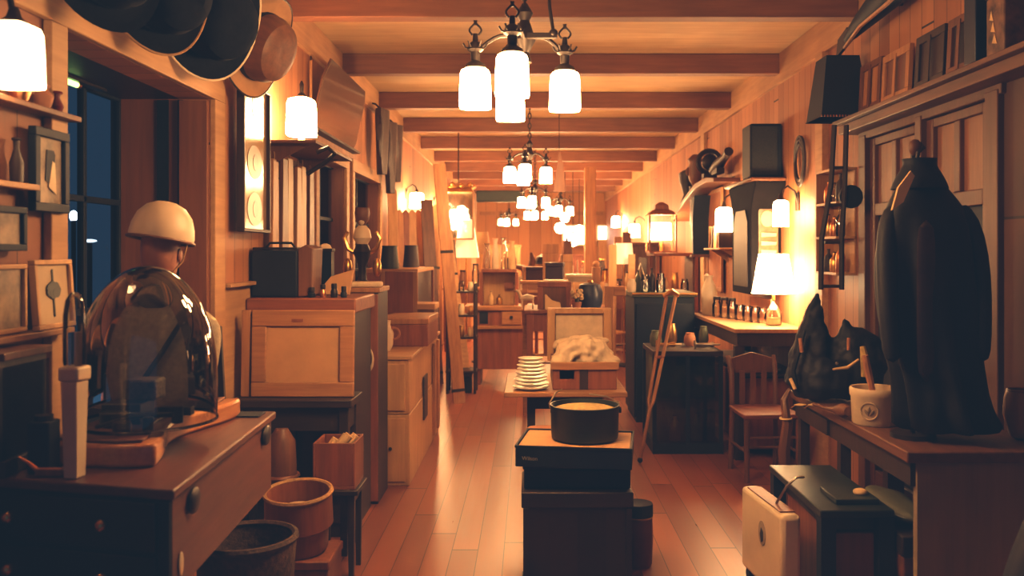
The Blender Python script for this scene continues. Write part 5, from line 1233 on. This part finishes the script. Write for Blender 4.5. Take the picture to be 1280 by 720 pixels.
M().tube([(0, 0, .0), (0, 0, -.4), (0, 0, QZ+.02-Z(186, 3.6))], .010, 7).build('pole', iron, t); M().cyl((0, 0, QZ+.001-Z(186, 3.6)), (0, 0, QZ+.02-Z(186, 3.6)), .09).build('base', iron, t); M().sph((0, -.02, .01), (.028, .022, .035), 12).build('ball', brown, t)
# bench, heater, boxes under the desk
t = T('low_bench', 'low dark bench with a moss green cushion under the right desk', 'bench', (1.33, 3.92, 0))
M().b2(-.16, .14, -.38, .38, .48, .51).build('bench_top', greend, t, bevel=.005)
for x in (-.125, .11):
    for y in (-.345, .345): M().b2(x-.03, x+.03, y-.03, y+.03, 0, .479).build('leg', black, t)
M().b2(-.09, .14, -.31, .31, .02, .40).build('drawer_case', red, t, bevel=.006); M().b2(-.11, .14, -.31, .31, .401, .479).build('cushion', greend, t, bevel=.02)
t = T('green_cushion', 'rumpled moss green cushion on the floor box beneath the right desk', 'cushion', (1.56, 3.78, .421))
mm = M().sph((0, 0, .05), (.085, .24, .05), 24)
for v in mm.bm.verts: v.co += noise.noise_vector(v.co*7)*.012
mm.build('cushion_body', greenm, t); M().torus((0, 0, .05), .086, .006, sx=1, sy=2.75).build('piping', greend, t)
crate('storage_box', 'reddish storage box beneath the green cushion under the right desk', 'box', 1.485, 1.67, 3.5, 4.06, 0, .42, redx, dark)
o = T('brass_box', 'small flat case with pale top lying on the low bench', 'case', (1.36, 3.72, .511)); o.name = 'flat_case'
M().b2(-.1, .08, -.10, .10, 0, .022).build('body', greend, o, bevel=.004); M().sph((.03, -.02, .03), (.03, .03, .016), 12).build('clasp', paper, o)
t = T('portable_heater', 'cream portable heater with a dark emblem standing on the floor by the low bench', 'heater', (1.085, 3.98, 0), rz=6)
M().b2(-.045, .045, -.25, .25, .05, .43).build('shell', cream, t, bevel=.02)
M().b2(-.03, .035, -.2, .2, .4305, .436).build('top_grille', red, t)
M().prism([(-.03+.042*math.cos(q), .29+.055*math.sin(q)) for q in [2*math.pi*k/20 for k in range(20)]], 'x', -.048, -.0455).build('emblem', plain('emblem_grey', (.30, .24, .17), .5), t)
M().prism([(-.03+.02*math.cos(q), .28+.035*math.sin(q)) for q in [2*math.pi*k/5 for k in range(5)]], 'x', -.0495, -.0481).build('emblem_centre', black, t)
for y in (-.2, .2): M().cyl((-.03, y, .025), (.03, y, .025), .025).build('caster', black, t)
M().b2(-.02, .02, -.21, .21, .03, .0495).build('axle_bar', iron, t)
M().tube([(0, -.08, .436), (.03, -.12, .52), (.07, -.13, .56), (.11, -.12, .56)], .006, 6).build('cord', steel, t)
t = T('power_cord', 'pale cord curling over the floor in front of the low bench', 'cord', (1.16, 3.5, 0))
M().tube([(0, 0, .20), (.0, -.02, .10), (.04, -.06, .03), (.14, -.08, .012), (.28, -.06, .012)], .008, 7).build('cable', cream, t); M().b2(.28, .33, -.08, -.04, 0, .03).build('plug', black, t)
# dark coat-covered chair in the near right corner
t = T('draped_chair', 'dark cloth-draped chair back cropped by the bottom right corner', 'chair', (1.63, 2.42, 0))
rg = []
for z, a_, b_ in ((0, .38, .22), (.25, .38, .21), (.5, .35, .2), (.7, .29, .17), (.88, .22, .12), (1.0, .15, .07), (1.03, .09, .035)):
    rg.append(coat_ring(z, 0, a_, b_, .03))
M().ring_loft(rg).build('drape', coatm, t, sub=1); M().tube([(-.12, 0, 1.0), (0, 0, 1.06), (.12, 0, 1.0)], .018, 8).build('top_rail', dark, t)
t = T('wooden_bowl', 'turned wooden bowl lit orange at the right edge of the desk', 'bowl', (X(1282, 3.6), 3.62, QZ+.001))
M().lathe([(.03, 0), (.05, .01), (.075, .10), (.07, .17), (.06, .2), (.05, .19), (.06, .1), (.03, .02)], seg=24).build('body', oak, t); M().torus((0, 0, .2), .056, .006).build('rim', red, t)

t = T('rope_coil', 'coil of pale cord hanging on the side of the narrow bookcase', 'cord', (X(459, 5.36), 5.375, Z(450, 5.36)))
t.location.y -= .012
for k in range(3): M().torus((.004*k, -.006*k, .004*k), .05-.005*k, .006, 'y', 22, .7, 1.5).build('loop', cream, t)
M().cyl((0, .0, .075), (0, .02, .075), .008).build('peg', iron, t)
struct(M().b2(XL+.001, XL+.05, 4.42, 4.99, 1.37, 1.39).b2(XL+.001, XL+.012, 4.42, 4.99, .1, 1.369).build('trim_40', headw, bevel=.003))
zt_ = Z(438, 6.8)+.001
for i, (x, y, r_, h_, m_, lb) in enumerate(((1.02, 7.12, .05, .12, greenl, 'moss coloured crock at the back left of the low showcase top'), (1.16, 7.18, .045, .17, brass, 'brass urn at the back of the low showcase top'), (1.30, 7.14, .05, .10, clay, 'clay pot at the back of the low showcase top'), (1.42, 7.18, .04, .15, greenm, 'dark green jar at the back right of the low showcase top'))):
    vase((x, y, zt_), [(r_*.7, 0), (r_, h_*.3), (r_*.9, h_*.7), (r_*.6, h_)], m_, lb, 'pot', 'small_urn')
for i, (px, Y, w_, d_, h_, m_, lb) in enumerate(((505, 7.75, .16, .2, .12, brown, 'brown carton between the reddish upright board and the pale-topped crate'),)):
    z_ = 0 if Y > 8 else .863
    crate('carton', lb, 'box', X(px, Y)-w_/2-(.14 if Y < 8 else .02), X(px, Y)+w_/2-(.14 if Y < 8 else .02), Y-d_/2-.2, Y+d_/2-.2, z_, z_+h_, m_)

# ------------------------------------------------------------------ deeper in the shop
def floor_lamp(label, px, py0, py1, w0, w1, Y, m, lit=False):
    z0, z1 = Z(py1, Y), Z(py0, Y)
    t = T('floor_lamp', label, 'lamp', (X(px, Y), Y, 0))
    M().lathe([(.14, 0), (.15, .015), (.03, .04)], seg=20).build('base', iron, t); M().cyl((0, 0, .035), (0, 0, z1-.02), .012).build('pole', brass, t)
    m_ = M(); rings = [[(r_*math.cos(q), r_*math.sin(q), z) for q in [2*math.pi*k/24 for k in range(24)]] for r_, z in ((w0, z0), (w0*.99, z0+.01), (w1, z1), (w1*.95, z1))]
    m_.ring_loft(rings, False, False).build('lamp_shade', m, t); return t
creamsh = glow('cream_shade', (1, .6, .27), .5)
floor_lamp('cream floor lamp with a tall pleated shade behind the glass lantern on the left', 583, 275, 322, .17, .09, 11.6, creamsh)
floor_lamp('tan floor lamp right of the cream pleated shade on the left', 602, 290, 318, .13, .09, 12.4, tan)
floor_lamp('cream floor lamp among tall boards on the right beyond the dark cabinet', 780, 304, 330, .14, .11, 12.0, creamsh)
hz = Z(337, 10.2)+.001
for i, (dx, h_, r_, m_, lb) in enumerate(((-.15, .30, .045, GLASS, 'leftmost tall glass vase on top of the hutch'), (-.05, .36, .045, cream, 'cream tall vase on top of the hutch, second from left'), (.05, .37, .045, GLASS, 'tall clear glass vase on top of the hutch, third'), (.15, .33, .045, paper, 'pale tall vase at the right end of the hutch top'))):
    vase((X(623, 10.2)+dx, 10.53, hz), [(r_*.8, 0), (r_, .02), (r_*.9, h_*.6), (r_*.5, h_*.85), (r_*.7, h_)], m_, lb)
# row of back shelves with many small things: three wooden tables crossing the view
def counter(label, x0, x1, y0, y1, z, m): return stool_table('back_table', label, 'table', x0, x1, y0, y1, z, m, .06, .04, .2, red)
counter('long pale table far back in the middle of the shop', -.55, .80, 12.2, 12.9, 1.02, palex)
counter('reddish table far back at right of the aisle', .85, 1.75, 12.6, 13.3, .98, redx)
counter('oak table near the back, left side', -1.35, -.45, 13.6, 14.3, 1.0, oakx)
counter('oak table near the back, right of the thin post', .9, 1.9, 15.6, 16.3, 1.0, oakx)
def box_thing(label, px, py0, py1, w_, Y, m, rz=0, name='keepsake_box'):
    z0, z1 = Z(py1, Y), Z(py0, Y); h_ = z1-z0
    t = T(name, label, 'box', (X(px, Y), Y, z0), rz)
    M().b2(-w_/2, w_/2, -.1, .1, 0, h_*.78).build('body', m, t, bevel=.005); M().b2(-w_/2-.006, w_/2+.006, -.106, .106, h_*.785, h_).build('lid', m, t, bevel=.005); return t
tz = 1.021
def zpx(z, Y): return VY + (EYE-z)*S/Y
Y = 12.4
box_thing('tall oak box in the middle of the far pale table', 688, 305, zpx(tz, Y), .22, Y, oak)
box_thing('pale box right of the tall oak box on the far pale table', 708, 318, zpx(tz, Y), .13, 12.45, pale, 10)
box_thing('dark brown box at the left end of the far pale table', 638, 322, zpx(tz, Y), .16, 12.45, brown)
t = T('stuffed_cap', 'dark brown cap on a pale round head block on the far pale table', 'hat', (X(680, 12.8), 12.80, tz))
M().cyl((0, 0, 0), (0, 0, .2), .03).sph((0, 0, .32), (.1, .1, .13), 16).build('head_block', paper, t); M().lathe([(.13, 0), (.135, .02), (.11, .1), (.04, .14)], (0, 0, .36), 20).b2(-.12, .12, -.2, -.1, .355, .37).build('cap', dark, t)
t = T('driftwood', 'dark branching driftwood at the left of the tall oak box', 'driftwood', (X(657, 12.7), 12.68, tz))
M().tube([(.05, 0, 0), (.04, 0, .2), (-.04, 0, .3), (-.2, 0, .33)], [.06, .07, .05, .02], 10).build('branch', brown, t); M().tube([(.04, 0, .15), (.1, 0, .4), (.08, 0, .52)], [.06, .05, .02], 8).build('twig', brown, t)
vase((X(650, 12.28), 12.28, tz), [(.03, 0), (.03, .06), (.07, .12), (.085, .19)], cream, 'small white flared cup at the left front of the far pale table', 'cup', 'flared_cup')
t = T('brown_drape', 'dark brown draped cloth hanging over a stand right of the tall oak box', 'cloth', (X(711, 12.5), 13.12, 0))
M().ring_loft([[( (.07+.05*(1-z/1.75))*(1+.12*math.sin(5*q))*math.cos(q), .07*(1+.12*math.sin(5*q))*math.sin(q), z) for q in [2*math.pi*k/30 for k in range(30)]] for z in (0.02, .6, 1.2, 1.6, 1.72)]).build('drape', brown, t); M().cyl((0, 0, 0), (0, 0, 1.76), .02).build('stand', dark, t)
for i, (px, h_) in enumerate(((714, .34), (720, .42), (726, .3))):
    t = T('candlestick', ['shortish', 'tallest', 'third'][i] + ' white candlestick of the trio at the right end of the far pale table', 'candlestick', (X(px, 12.4)+.02, 12.32+.05*i, tz))
    M().lathe([(.04, 0), (.04, .012), (.014, .03), (.012, h_*.5), (.022, h_*.55)], seg=14).build('stick', cream, t); M().cyl((0, 0, h_*.55), (0, 0, h_), .011).build('candle', cream, t)
# boards and chairs stacked at right back
for i, (px, pt, Y, w_, m_, lb) in enumerate(((765, 306, 11.2, .10, pale, 'pale upright plank nearest the tall orange post, right back'), (772, 296, 13.42, .12, oak, 'oak upright plank among the right back group'), (783, 290, 13.42, .13, brown, 'brown upright plank among the right back group'), (789, 318, 11.6, .09, palex, 'short pale upright plank left of the reddish wall cabinet'), (803, 322, 11.8, .11, dark, 'short dark upright plank beside the reddish wall cabinet'))):
    board(lb, (X(px, Y), Y, 0), (X(px, Y)+.02, Y+.12, Z(pt, Y)), w_, .03, m_)
chair('cream slat-backed chair half hidden behind the reddish table at right back', (1.1, 12.1, 0), 20, cream, palex, 1.1, .42)
chair('oak chair by the far oak table on the left back', (.1, 13.6, 0), 170, oak, None, 1.1, .42)
tz2 = .981
for i, (x, h_, r_, m_, nm) in enumerate(((.95, .22, .06, cream, 'cream jar on the reddish back table, leftmost'), (1.1, .3, .05, brass, 'brass jar on the reddish back table, second'), (1.27, .18, .07, GLASS, 'glass jar on the reddish back table, third'), (1.44, .26, .05, paper, 'pale jar on the reddish back table, fourth'), (1.6, .2, .06, clay, 'clay jar on the reddish back table, rightmost'))):
    jar((x, 12.85, tz2), r_, h_, m_, nm, lid=iron if i % 2 else brass)
for i, (x, h_, r_, m_, nm) in enumerate(((-1.25, .3, .07, cream, 'cream jar on the left back oak table, leftmost'), (-1.05, .24, .06, brown, 'brown jar on the left back oak table, second'), (-.85, .34, .06, GLASS, 'glass jar on the left back oak table, third'), (-.62, .26, .07, brass, 'brass jar on the left back oak table, rightmost'))):
    jar((x, 13.85, 1.001), r_, h_, m_, nm, lid=iron)
for i, (x, h_, r_, m_, nm) in enumerate(((1.0, .35, .08, brown, 'brown jar on the farthest oak table, left'), (1.3, .4, .07, dark, 'tall dark jar on the farthest oak table, middle'), (1.65, .32, .08, cream, 'cream jar on the farthest oak table, right'))):
    jar((x, 15.9, 1.001), r_, h_, m_, nm, lid=brass)
# tall back cabinets along both walls
for i, (x0, x1, y0, y1, h_, m_, lb) in enumerate(((-1.5, -1.0, 15.2, 16.6, 1.9, oak, 'tall oak cabinet against the left wall far back'), (-.85, -.2, 18.6, 19.2, 1.7, pale, 'pale cabinet standing far back left of the aisle end'), (.6, 1.3, 19.6, 20.2, 1.5, red, 'reddish cabinet far back right of the aisle end'), (1.45, 2.0, 13.7, 15.0, 1.7, brown, 'brown cabinet against the right wall far back'))):
    t = T('back_cabinet', lb, 'cabinet', ((x0+x1)/2, (y0+y1)/2, 0)); a, b = (x1-x0)/2, (y1-y0)/2
    M().b2(-a, a, -b, b, 0, h_-.05).build('case', m_, t, bevel=.006); M().b2(-a-.02, a+.02, -b-.02, b+.0, h_-.049, h_).build('top', m_, t, bevel=.006)
    for s_ in (-1, 1): M().b2(s_*a*.5-a*.42, s_*a*.5+a*.42, -b-.015, -b-.0005, .1, h_-.12).build('door', m_, t, bevel=.005)
# extra lamps and chandeliers added deep in the shop to brighten the far end
sconce((XL+.15, 14.2, 2.12), XL, 'small far added fill lamp on the left wall beyond the hanging lantern', .1, .24, mat=SHADE_FAR)
sconce((XL+.15, 19.0, 2.12), XL, 'farthest added fill lamp on the left wall', .1, .24, mat=SHADE_FAR)
sconce((XR-.15, 19.5, 2.1), XR, 'farthest added fill lamp on the right wall', .1, .24, mat=SHADE_FAR)
dup(ch, (.55, 15.6, 2.2), 'added fill chandelier, off to the right before the far globe lamps')  # this chandelier and the next are added to brighten the back
dup(ch, (-.5, 21.5, 2.2), 'farthest-left added fill chandelier close to the back wall')

# ------------------------------------------------------------------ world, camera
wd = bpy.data.worlds.new('night'); sc.world = wd; wd.use_nodes = True
bg = wd.node_tree.nodes['Background']; bg.inputs[0].default_value = (.08, .21, .38, 1); bg.inputs[1].default_value = .20
cam = bpy.data.cameras.new('camera'); co = bpy.data.objects.new('camera', cam); col.objects.link(co)
cam.sensor_width = 36; cam.lens = S/1280*36
cam.shift_x = -(VX-640)/1280; cam.shift_y = -(360-VY)/1280
co.location = (0, 0, EYE); co.rotation_euler = (R(90), 0, 0)
cam.clip_start = .05
cam.dof.use_dof = True; cam.dof.focus_distance = 4.6; cam.dof.aperture_fstop = 2.8
sc.camera = co
sc.view_settings.view_transform = 'Standard'
sc.view_settings.exposure = .95
# film-like response: faded navy blacks
sc.view_settings.use_curve_mapping = True
cmap = sc.view_settings.curve_mapping
cmap.use_clip = False
for c_, lift in zip(cmap.curves[:3], (.0045, .0078, .0118)):
    c_.points[0].location = (0, lift)
    c_.points[1].location = (1, 1)
    for p_ in c_.points: p_.handle_type = 'VECTOR'
cmap.extend = 'EXTRAPOLATED'
cmap.update()
